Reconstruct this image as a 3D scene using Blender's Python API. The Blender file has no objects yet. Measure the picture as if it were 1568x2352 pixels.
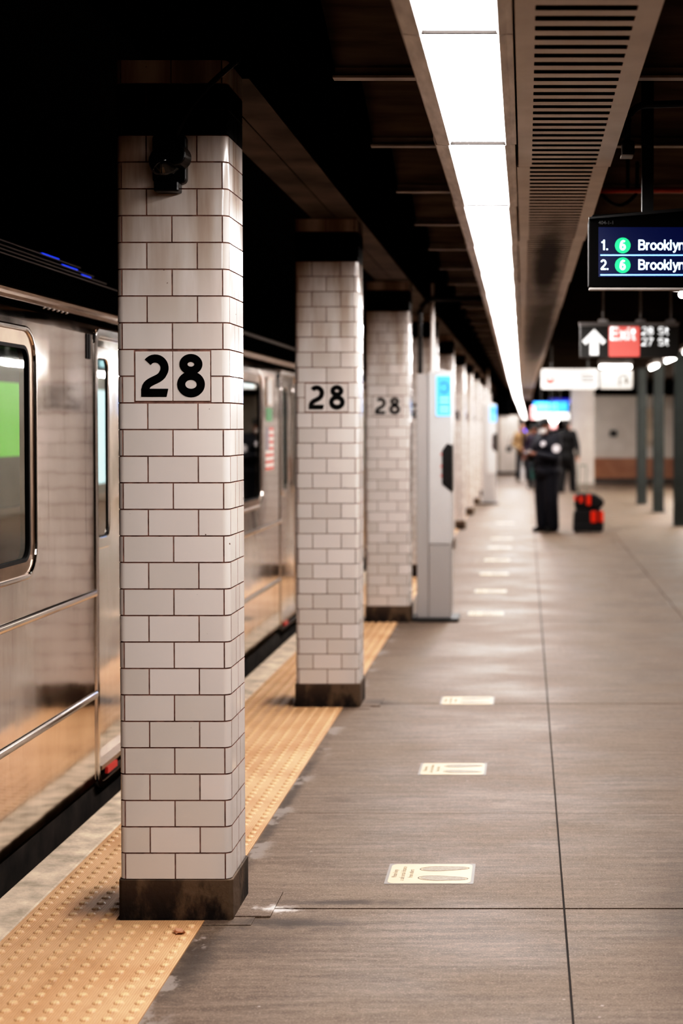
import bpy, bmesh, math, random
from mathutils import Vector, Matrix, Euler
random.seed(28)
PI = math.pi
scene = bpy.context.scene
col = scene.collection

# ------------------------------------------------------------------ materials
MATS = {}
def nt(m):
    m.use_nodes = True
    return m.node_tree.nodes, m.node_tree.links
def pb(m):
    return m.node_tree.nodes['Principled BSDF']
def mat(name, c, rough=0.5, metal=0.0, spec=0.5, var=0.0, vscale=20, bump=0.0, bscale=80, stretch=(1,1,1), emit=None, estr=0.0, coat=0.0):
    if name in MATS: return MATS[name]
    m = bpy.data.materials.new(name); n, l = nt(m)
    b = pb(m)
    b.inputs['Base Color'].default_value = (*c, 1)
    b.inputs['Roughness'].default_value = rough
    b.inputs['Metallic'].default_value = metal
    b.inputs['Specular IOR Level'].default_value = spec
    b.inputs['Coat Weight'].default_value = coat
    if emit:
        b.inputs['Emission Color'].default_value = (*emit, 1)
        b.inputs['Emission Strength'].default_value = estr
    if var or bump:
        tc = n.new('ShaderNodeTexCoord'); mp = n.new('ShaderNodeMapping')
        mp.inputs['Scale'].default_value = stretch
        l.new(tc.outputs['Object'], mp.inputs['Vector'])
        if var:
            nz = n.new('ShaderNodeTexNoise'); nz.inputs['Scale'].default_value = vscale; nz.inputs['Detail'].default_value = 6
            l.new(mp.outputs[0], nz.inputs['Vector'])
            r = n.new('ShaderNodeValToRGB')
            r.color_ramp.elements[0].position = .3; r.color_ramp.elements[1].position = .7
            r.color_ramp.elements[0].color = (*[x*(1-var) for x in c], 1)
            r.color_ramp.elements[1].color = (*[min(1, x*(1+var)) for x in c], 1)
            l.new(nz.outputs['Fac'], r.inputs[0]); l.new(r.outputs[0], b.inputs['Base Color'])
        if bump:
            nb = n.new('ShaderNodeTexNoise'); nb.inputs['Scale'].default_value = bscale; nb.inputs['Detail'].default_value = 4
            l.new(mp.outputs[0], nb.inputs['Vector'])
            bp = n.new('ShaderNodeBump'); bp.inputs['Strength'].default_value = bump; bp.inputs['Distance'].default_value = .01
            l.new(nb.outputs['Fac'], bp.inputs['Height']); l.new(bp.outputs[0], b.inputs['Normal'])
    MATS[name] = m
    return m

class G:
    """tiny node graph helper"""
    def __init__(s, name):
        s.m = bpy.data.materials.new(name); s.n, s.l = nt(s.m); s.b = pb(s.m); MATS[name] = s.m
        s.geo = s.n.new('ShaderNodeNewGeometry'); s.tc = s.n.new('ShaderNodeTexCoord')
        s.sep = None
    def pos(s, coord='Object'):
        if s.sep is None:
            s.sep = s.n.new('ShaderNodeSeparateXYZ'); s.l.new(s.tc.outputs[coord], s.sep.inputs[0])
        return s.sep.outputs
    def put(s, inp, v):
        if hasattr(v, 'links') or hasattr(v, 'is_output'): s.l.new(v, inp)
        elif isinstance(v, (tuple, list)) and inp.type == 'RGBA': inp.default_value = (*v[:3], 1)
        else: inp.default_value = v
    def math(s, op, a, b=0.0, clamp=False):
        k = s.n.new('ShaderNodeMath'); k.operation = op; k.use_clamp = clamp
        s.put(k.inputs[0], a); s.put(k.inputs[1], b); return k.outputs[0]
    def noise(s, scale, stretch=(1,1,1), detail=5, rough=.55, coord='Object', loc=(0,0,0)):
        mp = s.n.new('ShaderNodeMapping'); mp.inputs['Scale'].default_value = stretch; mp.inputs['Location'].default_value = loc
        s.l.new(s.tc.outputs[coord], mp.inputs[0])
        k = s.n.new('ShaderNodeTexNoise'); k.inputs['Scale'].default_value = scale; k.inputs['Detail'].default_value = detail; k.inputs['Roughness'].default_value = rough
        s.l.new(mp.outputs[0], k.inputs['Vector']); return k.outputs['Fac']
    def vor(s, scale, stretch=(1,1,1), coord='Object'):
        mp = s.n.new('ShaderNodeMapping'); mp.inputs['Scale'].default_value = stretch
        s.l.new(s.tc.outputs[coord], mp.inputs[0])
        k = s.n.new('ShaderNodeTexVoronoi'); k.inputs['Scale'].default_value = scale
        s.l.new(mp.outputs[0], k.inputs['Vector']); return k.outputs['Distance']
    def rng(s, v, a, b, c=0.0, d=1.0, smooth=True):
        k = s.n.new('ShaderNodeMapRange'); k.interpolation_type = 'SMOOTHSTEP' if smooth else 'LINEAR'
        s.put(k.inputs[0], v)
        for i, x in enumerate((a, b, c, d)): k.inputs[1+i].default_value = x
        return k.outputs[0]
    def mix(s, f, a, b, op='MIX'):
        k = s.n.new('ShaderNodeMix'); k.data_type = 'RGBA'; k.blend_type = op
        s.put(k.inputs[0], f); s.put(k.inputs[6], a); s.put(k.inputs[7], b); return k.outputs[2]
    def blob(s, cx, cy, sx, sy, nz=None, amp=.6, a=1.0, b=.35):
        p = s.pos()
        dx = s.math('DIVIDE', s.math('SUBTRACT', p[0], cx), sx); dy = s.math('DIVIDE', s.math('SUBTRACT', p[1], cy), sy)
        r = s.math('SQRT', s.math('ADD', s.math('MULTIPLY', dx, dx), s.math('MULTIPLY', dy, dy)))
        if nz is not None: r = s.math('ADD', r, s.math('MULTIPLY', s.math('SUBTRACT', nz, .5), amp*2))
        return s.rng(r, b, a, 1, 0)
    def bump(s, h, strength=.3, dist=.005):
        k = s.n.new('ShaderNodeBump'); k.inputs['Strength'].default_value = strength; k.inputs['Distance'].default_value = dist
        s.l.new(h, k.inputs['Height']); s.l.new(k.outputs[0], s.b.inputs['Normal'])
    def color(s, c): s.put(s.b.inputs['Base Color'], c)
    def rough(s, r): s.put(s.b.inputs['Roughness'], r)

# white glazed tile, slight difference from tile to tile, grime near the top
g = G('glazed_tile')
isl = g.geo.outputs['Random Per Island']
base = g.mix(isl, (.63,.565,.52), (.73,.665,.625))
streak = g.noise(9, (1,1,.12), 5)
z = g.pos()[2]
gr = g.math('MULTIPLY', g.rng(z, 1.75, 2.55), g.rng(streak, .35, .62))
base = g.mix(g.math('MULTIPLY', gr, .75), base, (.30,.19,.115))
chip = g.rng(g.noise(30, (1,1,1), 2, .5), .765, .78)
base = g.mix(chip, base, (.12,.07,.05))
g.color(base); g.rough(.16)
g.b.inputs['Coat Weight'].default_value = .25; g.b.inputs['Coat Roughness'].default_value = .05
g.bump(g.noise(6, (1,1,1), 2), .06, .01)
TILE = g.m
BLACKTILE = mat('black_glazed_tile', (.002,.002,.002), .4, spec=.04)
GROUT = mat('dark_grout', (.22,.125,.10), .9, var=.4, vscale=40)
# grimy concrete base
g = G('grimy_concrete')
n1 = g.noise(7, (1,1,.5), 8, .65); z = g.pos()[2]
f = g.math('ADD', g.rng(n1, .45, .66), g.math('MULTIPLY', g.rng(z, .02, .16), .45), True)
g.color(g.mix(f, (.009,.006,.005), (.12,.08,.052))); g.rough(.75)
g.bump(g.noise(40, detail=8), .35, .008)
BASECON = g.m
# platform concrete
g = G('platform_concrete')
stre = g.noise(2.2, (1.3,12,1), 8, .72); fine = g.noise(5, (10,60,1), 6, .7); big = g.noise(1.1, (1,1.6,1), 6, .6)
grain = g.noise(160, (1,1,1), 3, .6)
c = g.mix(g.rng(stre, .32, .68), (.084,.054,.036), (.194,.141,.104))
c = g.mix(g.math('MULTIPLY', g.rng(big, .35, .7), .55), c, (.215,.158,.118))
c = g.mix(g.rng(fine, .5, .72, 0, .30), c, (.085,.058,.044))
mott = g.noise(34, (1,1.3,1), 6, .75)
c = g.mix(g.rng(mott, .5, .72, 0, .55), c, (.29,.215,.162))
c = g.mix(g.rng(mott, .30, .48, .5, 0), c, (.06,.04,.03))
c = g.mix(g.rng(grain, .52, .72, 0, .6), c, (.36,.275,.215))
c = g.mix(g.rng(grain, .28, .45, .55, 0), c, (.045,.03,.022))
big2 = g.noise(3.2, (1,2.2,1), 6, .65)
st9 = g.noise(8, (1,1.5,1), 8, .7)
dark = g.blob(.80, 4.9, .48, 1.5, big2, .5, 1.1, .2)  # light falloff at the lower right painted in, with some wear
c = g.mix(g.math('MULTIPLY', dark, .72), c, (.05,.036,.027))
for (cx, cy, sx, sy, k) in ((-1.02,4.62,.085,.42,.8), (-.78,4.98,.30,.075,.8), (-.62,5.20,.30,.045,.75), (-.86,4.80,.24,.22,.35), (-1.04,6.6,.04,1.6,.7), (-.86,8.97,.16,.12,.6)):  # stains along the strip edge, plus curved shadows painted in by the pad
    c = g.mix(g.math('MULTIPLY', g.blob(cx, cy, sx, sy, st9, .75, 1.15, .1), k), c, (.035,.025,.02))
pale = g.math('MULTIPLY', g.rng(g.math('ADD', g.pos()[0], g.math('MULTIPLY', st9, .12)), -.97, -.90, 1, 0), g.rng(g.noise(5, (1,.7,1), 8, .65, loc=(3,1,0)), .53, .58))
c = g.mix(g.math('MULTIPLY', pale, .7), c, (.30,.25,.22))
spl = g.blob(-.84, 5.12, .09, .05, g.noise(30, detail=6), 1.1, 1.0, .1)
c = g.mix(g.math('MULTIPLY', spl, .9), c, (.62,.56,.52))
spk = g.rng(g.vor(9, (1,1.4,1)), .035, .06, 1, 0)
c = g.mix(g.math('MULTIPLY', spk, g.rng(g.noise(.9), .5, .56)), c, (.40,.34,.30))
g.color(c); g.rough(g.rng(big, .3, .7, .48, .68)); g.b.inputs['Specular IOR Level'].default_value = .30
g.bump(g.math('ADD', g.math('MULTIPLY', fine, 1.0), g.math('MULTIPLY', grain, .5)), .25, .004)
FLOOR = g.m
JOINT = mat('joint_filler', (.02,.015,.012), .95)
# tactile strip
g = G('tactile_yellow')
big = g.noise(2.4, (1,1,1), 6, .6); dirt_shade = g.noise(9, (1,.4,1), 6, .6)
c = g.mix(g.rng(big, .3, .7), (.49,.265,.13), (.66,.405,.225))
c = g.mix(g.rng(dirt_shade, .56, .78, 0, .45), c, (.22,.11,.05))
z = g.pos()[2]
c = g.mix(g.rng(z, .0075, .0105, 0, .8), c, (.74,.50,.27))  # dome tops paler: a highlight painted into the colour
for (cx, cy) in ((-1.42,5.2), (-1.42,9.0), (-1.42,12.85)):  # soft column shadow and dirt painted together beside each base
    c = g.mix(g.math('MULTIPLY', g.blob(cx, cy, .2, .26, dirt_shade, .5, 1.0, .25), .85), c, (.04,.022,.012))
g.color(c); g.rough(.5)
wv = g.n.new('ShaderNodeTexWave'); wv.inputs['Scale'].default_value = 40; wv.bands_direction = 'X'
mp = g.n.new('ShaderNodeMapping'); mp.inputs['Rotation'].default_value = (0,0,.0); g.l.new(g.tc.outputs['Object'], mp.inputs[0]); g.l.new(mp.outputs[0], wv.inputs['Vector'])
g.bump(wv.outputs['Fac'], .22, .004)
TACT = g.m
EDGECON = mat('edge_concrete', (.60,.48,.36), .75, var=.4, vscale=9, bump=.3, bscale=60)
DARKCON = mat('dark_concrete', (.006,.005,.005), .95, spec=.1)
FLATBLACK = mat('flat_black', (.003,.003,.003), .95, spec=0)  # plain black; also carries painted shade on the near girder
ARCH = mat('ceiling_plaster', (.11,.09,.076), .9, var=.35, vscale=3, stretch=(1,6,1))
FLANGE = mat('beam_flange', (.42,.38,.355), .55, var=.3, vscale=5)
GIRDERU = mat('girder_plaster', (.15,.13,.115), .85, var=.45, vscale=2.5)
FIXT = mat('fixture_metal', (.78,.735,.71), .5, metal=0, var=.22, vscale=4, stretch=(6,1,1))
g = G('vent_metal')
n1 = g.noise(3, (1,1,1), 6, .6); p = g.pos('Object')
c = g.mix(g.rng(n1, .3, .7), (.72,.675,.65), (.84,.79,.765))
st = g.blob(.15, 9.9, .105, 2.7, n1, .35, 1.1, .35); c = g.mix(g.math('MULTIPLY', st, .95), c, (.012,.01,.009))
st = g.blob(.20, 18.0, .20, 8.0, n1, .3, 1.1, .4); c = g.mix(g.math('MULTIPLY', st, .85), c, (.03,.025,.022))
g.color(c); g.rough(.55)
VENT = g.m
DIFF = mat('light_diffuser', (.9,.9,.9), .5, emit=(1.0,.955,.94), estr=36.0)
TUBE = mat('lamp_tube', (.9,.9,.9), .5, emit=(1.0,.97,.93), estr=16.0)
BLACKM = mat('black_metal', (.012,.012,.012), .45)
DKGREEN = mat('dark_green_paint', (.03,.036,.034), .45, var=.2, vscale=4)
PLASTICB = mat('black_plastic', (.008,.008,.008), .3)
LENS = mat('lens_glass', (.01,.012,.012), .05, spec=.8)
CHROME = mat('pipe_metal', (.35,.3,.27), .35, metal=1)
# stainless steel with gentle waves
g = G('stainless_steel')
n1 = g.noise(5, (1,1,.25), 5, .6); n2 = g.noise(9, (1,2.2,.10), 6, .7)
z = g.pos()[2]
c = g.mix(g.rng(n1, .3, .7), (.70,.64,.595), (.84,.785,.74))
c = g.mix(g.math('MULTIPLY', g.rng(n2, .58, .78), .55), c, (.22,.15,.10))
g.color(c); g.b.inputs['Metallic'].default_value = 1
g.rough(g.rng(n1, .3, .7, .075, .12))
g.bump(g.noise(2.6, (1,1,1.3), 2, .4), .10, .02)
STEEL = g.m
STEELB = mat('bright_steel', (.75,.70,.66), .12, metal=1)
STEELD = mat('shaded_steel', (.40,.30,.23), .28, metal=1, var=.2, vscale=6)
RUBBER = mat('black_rubber', (.008,.007,.007), .7)
UNDER = mat('underframe_grime', (.03,.024,.02), .8, var=.6, vscale=8)
ROOF = mat('train_roof', (.006,.005,.005), .8, spec=0)
RIB = mat('roof_rib', (.22,.18,.16), .5, metal=.6)
INTW = mat('interior_panel', (.10,.105,.10), .5, var=.15, vscale=2)
m = bpy.data.materials.new('window_glass'); n, l = nt(m)
for x in list(n):
    if x.type == 'BSDF_PRINCIPLED': n.remove(x)
out = [x for x in n if x.type == 'OUTPUT_MATERIAL'][0]
tr = n.new('ShaderNodeBsdfTransparent'); tr.inputs[0].default_value = (.84,.88,.87,1)
gl = n.new('ShaderNodeBsdfGlossy'); gl.inputs['Roughness'].default_value = .02; gl.inputs[0].default_value = (.95,.95,.92,1)
fr = n.new('ShaderNodeFresnel'); fr.inputs['IOR'].default_value = 1.75
mx = n.new('ShaderNodeMixShader'); gg = n.new('ShaderNodeNewGeometry'); om = n.new('ShaderNodeMath'); om.operation = 'SUBTRACT'; om.inputs[0].default_value = 1; l.new(gg.outputs['Backfacing'], om.inputs[1])
mm = n.new('ShaderNodeMath'); mm.operation = 'MULTIPLY'; l.new(fr.outputs[0], mm.inputs[0]); l.new(om.outputs[0], mm.inputs[1])
l.new(mm.outputs[0], mx.inputs[0]); l.new(tr.outputs[0], mx.inputs[1]); l.new(gl.outputs[0], mx.inputs[2]); l.new(mx.outputs[0], out.inputs[0])
GLASS = m
GREENAD = mat('green_poster', (.1,.5,.05), .5, emit=(.22,.80,.07), estr=.55)
INTGLOW = mat('interior_glow', (.8,.9,1), .5, emit=(.62,.90,.95), estr=1.1)
WHITEP = mat('white_panel', (.72,.66,.62), .35)
GREYP = mat('grey_panel', (.33,.30,.28), .45, var=.1, vscale=5)
RED = mat('red_paint', (.62,.07,.06), .45)
GREENST = mat('green_sticker', (.10,.30,.12), .5)
FLAGR = mat('flag_red', (.62,.13,.10), .5)
FLAGW = mat('flag_white', (.78,.70,.64), .5)
FLAGB = mat('flag_canton', (.30,.24,.25), .5)
INK = mat('black_ink', (.004,.004,.004), .35, spec=.3)
DECALY = mat('decal_yellow', (.66,.47,.28), .5, var=.08, vscale=12)
DECALG = mat('decal_grey', (.24,.215,.195), .55)
DECALI = mat('decal_ink', (.10,.085,.07), .6)
ALU = mat('kiosk_aluminium', (.62,.60,.59), .42, metal=.25, var=.05, vscale=3)
ALUD = mat('kiosk_grey', (.45,.42,.405), .45, metal=.2)
BLUES = mat('kiosk_blue', (.05,.25,.8), .3, emit=(.06,.34,1.0), estr=1.1)
BLUEI = mat('kiosk_icon', (.02,.05,.6), .3, emit=(.01,.06,.75), estr=1.0)
BLUEL = mat('kiosk_pale', (.3,.6,.9), .3, emit=(.22,.58,1.0), estr=1.1)
SCREEN = mat('screen_navy', (.004,.006,.02), .25, emit=(.004,.008,.045), estr=.8)
SCRW = mat('screen_white', (.8,.9,1), .5, emit=(.62,.88,1.0), estr=1.6)
SCRB = mat('screen_blue_line', (.2,.4,.9), .5, emit=(.20,.47,1.0), estr=1.3)
SCRG = mat('screen_green', (.02,.5,.2), .5, emit=(.0,.36,.12), estr=1.0)
SCRD = mat('screen_dim', (.07,.07,.07), .5)
SIGNBLK = mat('sign_black', (.05,.05,.048), .45)
SIGNRED = mat('sign_red', (.78,.16,.14), .45, emit=(1,.20,.17), estr=.45)
SIGNW = mat('sign_white', (.9,.9,.88), .4, emit=(1,.98,.96), estr=.7)
SIGNPALE = mat('sign_pale', (.78,.73,.69), .4, emit=(1,.95,.90), estr=.7)  # slight glow stands in for light falling on the sign
FARBLUE = mat('far_screen_blue', (.05,.3,.8), .4, emit=(.03,.32,1.0), estr=1.6)
FARBLUE2 = mat('far_screen_indigo', (.05,.05,.4), .4, emit=(.05,.05,.5), estr=.5)
FARCYAN = mat('far_screen_cyan', (.1,.7,.9), .4, emit=(.12,.7,1.0), estr=2.0)
BLUELAMP = mat('blue_lamp_glass', (.1,.1,.9), .3, emit=(.10,.10,1.0), estr=7)
g = G('wall_tile')
br = g.n.new('ShaderNodeTexBrick'); g.l.new(g.tc.outputs['Generated'], br.inputs['Vector'])
c = g.mix(g.rng(g.noise(2), .3, .7), (.56,.50,.45), (.64,.58,.53)); g.color(c); g.rough(.35)
WALLT = g.m
g = G('wainscot_tile')
c = g.mix(g.rng(g.noise(3), .3, .7), (.27,.11,.055), (.36,.16,.085)); g.color(c); g.rough(.4)
WAINS = g.m
DKTRIM = mat('dark_trim', (.06,.05,.045), .6)
SKIN = mat('skin', (.50,.25,.17), .5)
SKIN2 = mat('skin_deep', (.26,.11,.07), .5)
NAVY = mat('navy_cloth', (.008,.008,.013), .85, bump=.3, bscale=40)
BLACKC = mat('black_cloth', (.006,.006,.007), .85, bump=.3, bscale=40)
PURPC = mat('plum_cloth', (.03,.02,.035), .85)
TAN = mat('tan_jacket', (.30,.185,.09), .8, var=.2, vscale=12)
DENIM = mat('dark_denim', (.03,.032,.04), .8)
SHOE = mat('shoe_leather', (.01,.009,.008), .45)
HAIR = mat('dark_hair', (.012,.009,.008), .5)
MASKW = mat('mask_white', (.9,.87,.85), .6)
TEALB = mat('teal_bag_cloth', (.01,.06,.05), .7)
REDB = mat('red_bag_cloth', (.80,.035,.006), .6)
BAGBLK = mat('bag_black', (.008,.008,.009), .7)
HANDLE = mat('handle_metal', (.32,.33,.27), .4, metal=.6)
EYE = mat('eye_dark', (.01,.008,.007), .2)
PATCHW = mat('patch_white', (.9,.84,.86), .6)
LITTER = mat('litter_paper', (.5,.26,.16), .7)
REDLIT = mat('red_lit_paint', (.45,.10,.08), .4)

# ------------------------------------------------------------------ mesh helpers
def obj(name, bm, m, parent=None, smooth=False, bevel=0.0):
    me = bpy.data.meshes.new(name)
    bm.normal_update()
    bm.to_mesh(me); bm.free()
    o = bpy.data.objects.new(name, me); col.objects.link(o)
    for x in (m if isinstance(m, (list, tuple)) else [m]): me.materials.append(x)
    if smooth:
        for p in me.polygons: p.use_smooth = True
    if parent is not None: o.parent = parent
    if bevel:
        b = o.modifiers.new('bevel', 'BEVEL'); b.width = bevel; b.segments = 2; b.limit_method = 'ANGLE'
    return o
def thing(name, label, cat, loc=(0,0,0), rotz=0, group=None):
    o = bpy.data.objects.new(name, None); col.objects.link(o); o.empty_display_size = .1
    o.location = loc; o.rotation_euler = (0,0,rotz)
    return tag(o, label, cat, group)
def tag(o, label, cat, group=None):
    o['label'] = label; o['category'] = cat
    if group: o['group'] = group
    return o
def struct(name, bm, m, **k):
    o = obj(name, bm, m, **k); o['kind'] = 'structure'; return o
def dup(root, loc, label, group=None, rotz=None):
    r = root.copy(); col.objects.link(r); r.location = loc; r['label'] = label
    if group: r['group'] = group
    if rotz is not None: r.rotation_euler = (0,0,rotz)
    for ch in list(root.children):
        c = ch.copy(); col.objects.link(c); c.parent = r
        for gch in ch.children:
            d = gch.copy(); col.objects.link(d); d.parent = c
    return r
def box(bm, x0, x1, y0, y1, z0, z1, mi=0):
    v = [bm.verts.new(p) for p in ((x0,y0,z0),(x1,y0,z0),(x1,y1,z0),(x0,y1,z0),(x0,y0,z1),(x1,y0,z1),(x1,y1,z1),(x0,y1,z1))]
    for f in ((0,3,2,1),(4,5,6,7),(0,1,5,4),(1,2,6,5),(2,3,7,6),(3,0,4,7)):
        bm.faces.new([v[i] for i in f]).material_index = mi
def prism(bm, pts, axis, a, b, mi=0):
    """extrude a 2D outline along an axis from a to b. axis x: pts=(y,z); y: (x,z); z: (x,y)"""
    def P(p, t):
        return {'x': (t,p[0],p[1]), 'y': (p[0],t,p[1]), 'z': (p[0],p[1],t)}[axis]
    A = [bm.verts.new(P(p,a)) for p in pts]; B = [bm.verts.new(P(p,b)) for p in pts]
    n = len(pts)
    bm.faces.new(A).material_index = mi; bm.faces.new(B[::-1]).material_index = mi
    for i in range(n): bm.faces.new((A[i],B[i],B[(i+1)%n],A[(i+1)%n])).material_index = mi
    bmesh.ops.recalc_face_normals(bm, faces=bm.faces[:])
def rrect(x0, x1, y0, y1, r, seg=6):
    pts = []
    for cx, cy, a in ((x1-r,y0+r,-PI/2),(x1-r,y1-r,0),(x0+r,y1-r,PI/2),(x0+r,y0+r,PI)):
        for i in range(seg+1):
            t = a + PI/2*i/seg; pts.append((cx+r*math.cos(t), cy+r*math.sin(t)))
    return pts
def disc(cx, cy, r, seg=24):
    return [(cx+r*math.cos(2*PI*i/seg), cy+r*math.sin(2*PI*i/seg)) for i in range(seg)]
def ring(bm, outer, inner, axis, a, b, mi=0):
    """two outlines with the same point count -> solid ring"""
    def P(p, t):
        return {'x': (t,p[0],p[1]), 'y': (p[0],t,p[1]), 'z': (p[0],p[1],t)}[axis]
    n = len(outer)
    L = [[bm.verts.new(P(p,t)) for p in q] for q, t in ((outer,a),(inner,a),(inner,b),(outer,b))]
    for j in range(4):
        X, Y = L[j], L[(j+1)%4]
        for i in range(n): bm.faces.new((X[i],X[(i+1)%n],Y[(i+1)%n],Y[i])).material_index = mi
    bmesh.ops.recalc_face_normals(bm, faces=bm.faces[:])
def tube(bm, pts, r, seg=10, mi=0, caps=True):
    pts = [Vector(p) for p in pts]; rings = []
    for i, p in enumerate(pts):
        d = (pts[min(i+1,len(pts)-1)] - pts[max(i-1,0)]).normalized()
        up = Vector((0,0,1)) if abs(d.z) < .95 else Vector((1,0,0))
        u = d.cross(up).normalized(); w = u.cross(d)
        rr = r[i] if isinstance(r, (list, tuple)) else r
        rings.append([bm.verts.new(p + (u*math.cos(2*PI*k/seg) + w*math.sin(2*PI*k/seg))*rr) for k in range(seg)])
    for A, B in zip(rings, rings[1:]):
        for k in range(seg): bm.faces.new((A[k],A[(k+1)%seg],B[(k+1)%seg],B[k])).material_index = mi
    if caps:
        bm.faces.new(rings[0][::-1]).material_index = mi; bm.faces.new(rings[-1]).material_index = mi
    bmesh.ops.recalc_face_normals(bm, faces=bm.faces[:])
def stroke(bm, pts, w, axis='y', a=0, b=-.001, closed=False):
    """flat thick stroke along a 2D polyline, extruded a..b"""
    n = len(pts); L = []; R = []
    for i in range(n):
        p = Vector(pts[i])
        q0 = Vector(pts[(i-1)%n] if closed else pts[max(i-1,0)]); q1 = Vector(pts[(i+1)%n] if closed else pts[min(i+1,n-1)])
        d = (q1-q0).normalized(); nn = Vector((-d.y,d.x))
        L.append(p+nn*w/2); R.append(p-nn*w/2)
    def P(p, t):
        return {'x': (t,p[0],p[1]), 'y': (p[0],t,p[1]), 'z': (p[0],p[1],t)}[axis]
    LA, RA, LB, RB = [[bm.verts.new(P(p,t)) for p in q] for q, t in ((L,a),(R,a),(L,b),(R,b))]
    for i in range(n if closed else n-1):
        j = (i+1)%n
        for q in ((LB[i],LB[j],RB[j],RB[i]),(LA[i],RA[i],RA[j],LA[j]),(LA[i],LA[j],LB[j],LB[i]),(RA[i],RB[i],RB[j],RA[j])): bm.faces.new(q)
    if not closed:
        bm.faces.new((LA[0],LB[0],RB[0],RA[0])); bm.faces.new((LA[-1],RA[-1],RB[-1],LB[-1]))
    bmesh.ops.recalc_face_normals(bm, faces=bm.faces[:])
def text(name, s, size, m, loc, rot, parent, bold=0.0, space=1.0, align='LEFT', sx=1.0, ext=.0006, lines=1.0):
    cu = bpy.data.curves.new(name, 'FONT'); cu.body = s; cu.size = size; cu.offset = bold; cu.extrude = ext
    cu.space_character = space; cu.align_x = align; cu.resolution_u = 3; cu.space_line = lines
    t = bpy.data.objects.new('tmp_text', cu); col.objects.link(t)
    dg = bpy.context.evaluated_depsgraph_get()
    me = bpy.data.meshes.new_from_object(t.evaluated_get(dg)); me.name = name
    bpy.data.objects.remove(t)
    M = Matrix.Translation(loc) @ Euler(rot).to_matrix().to_4x4() @ Matrix.Diagonal((sx,1,1,1))
    me.transform(M); me.materials.clear(); me.materials.append(m)
    for p in me.polygons: p.material_index = 0
    o = bpy.data.objects.new(name, me); col.objects.link(o)
    if parent is not None: o.parent = parent
    return o
def arcp(cx, cy, rx, ry, a0, a1, n=12):
    return [(cx+rx*math.cos(math.radians(a0+(a1-a0)*i/n)), cy+ry*math.sin(math.radians(a0+(a1-a0)*i/n))) for i in range(n+1)]
GLYPH = {   # plain grotesque letters as centre lines: (advance, [strokes]); a leading 'o' marks a closed loop
 'B': (.74, [[(.09,0),(.09,1)], [(.09,.93),(.36,.93)]+arcp(.38,.735,.19,.195,90,-90)+[(.09,.54)], [(.09,.54),(.40,.54)]+arcp(.42,.305,.20,.235,90,-90)+[(.09,.07)]]),
 'r': (.42, [[(.09,0),(.09,.72)], arcp(.34,.42,.25,.24,180,88)]),
 'o': (.66, [['o']+arcp(.32,.36,.245,.30,0,345,23)]),
 'k': (.58, [[(.09,0),(.09,1)], [(.10,.27),(.49,.72)], [(.22,.40),(.52,0)]]),
 'l': (.28, [[(.10,0),(.10,1)]]),
 'y': (.56, [[(.05,.72),(.28,.05)], [(.51,.72),(.27,.02),(.20,-.15),(.05,-.19)]]),
 'n': (.66, [[(.09,0),(.09,.72)], arcp(.31,.42,.21,.24,180,0)+[(.52,0)]]),
 'E': (.70, [[(.09,0),(.09,1)], [(.09,.93),(.62,.93)], [(.09,.52),(.58,.52)], [(.09,.07),(.64,.07)]]),
 'x': (.58, [[(.05,.72),(.50,0)], [(.50,.72),(.05,0)]]),
 'i': (.28, [[(.10,0),(.10,.72)], [(.10,.85),(.10,1)]]),
 't': (.38, [[(.16,.93),(.16,.14),(.21,.06),(.33,.06)], [(.02,.66),(.33,.66)]]),
 'S': (.70, [arcp(.34,.73,.24,.20,20,270,14)+arcp(.34,.285,.26,.22,80,-160,14)]),
 '1': (.56, [[(.36,0),(.36,1)], [(.36,.86),(.28,.78),(.12,.74)]]),
 '2': (.60, [arcp(.30,.68,.21,.25,165,-20)+[(.40,.44),(.14,.16),(.09,.07)], [(.05,.07),(.54,.07)]]),
 '6': (.60, [['o']+arcp(.30,.31,.21,.24,0,345,23), arcp(.36,.42,.27,.51,60,190)]),
 '7': (.58, [[(.05,.93),(.52,.93)], [(.50,.90),(.36,.60),(.24,.25),(.21,0)]]),
 '8': (.60, [['o']+arcp(.30,.75,.185,.18,0,345,23), ['o']+arcp(.30,.29,.215,.22,0,345,23)]),
 '.': (.28, [[(.10,0),(.10,.15)]]), ' ': (.34, [])}
def sign_text(name, st, h, w, m, loc, parent, sx=1.0, dep=.0012):
    '''letters as raised strokes facing -Y; h cap height, w stroke width as a share of h'''
    bm = bmesh.new(); x = 0
    for ch in st:
        adv, strokes = GLYPH[ch]
        for q in strokes:
            cl = q[0] == 'o'; pts = q[1:] if cl else q
            stroke(bm, [((x+a*sx)*h, b*h) for a, b in pts], w*h, 'y', 0, -dep, cl)
        x += adv*sx
    bm.transform(Matrix.Translation(loc))
    return obj(name, bm, m, parent)
FRONT = (PI/2, 0, 0)      # text standing up, read from -Y

# ------------------------------------------------------------------ setting constants
F0, PITCH = 5.005, 3.815          # front face of the nearest column, column spacing
CX, CW, CD = -1.158, .368, .282
EDGE = -1.82                     # platform edge
ENDY = 116.0

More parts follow.
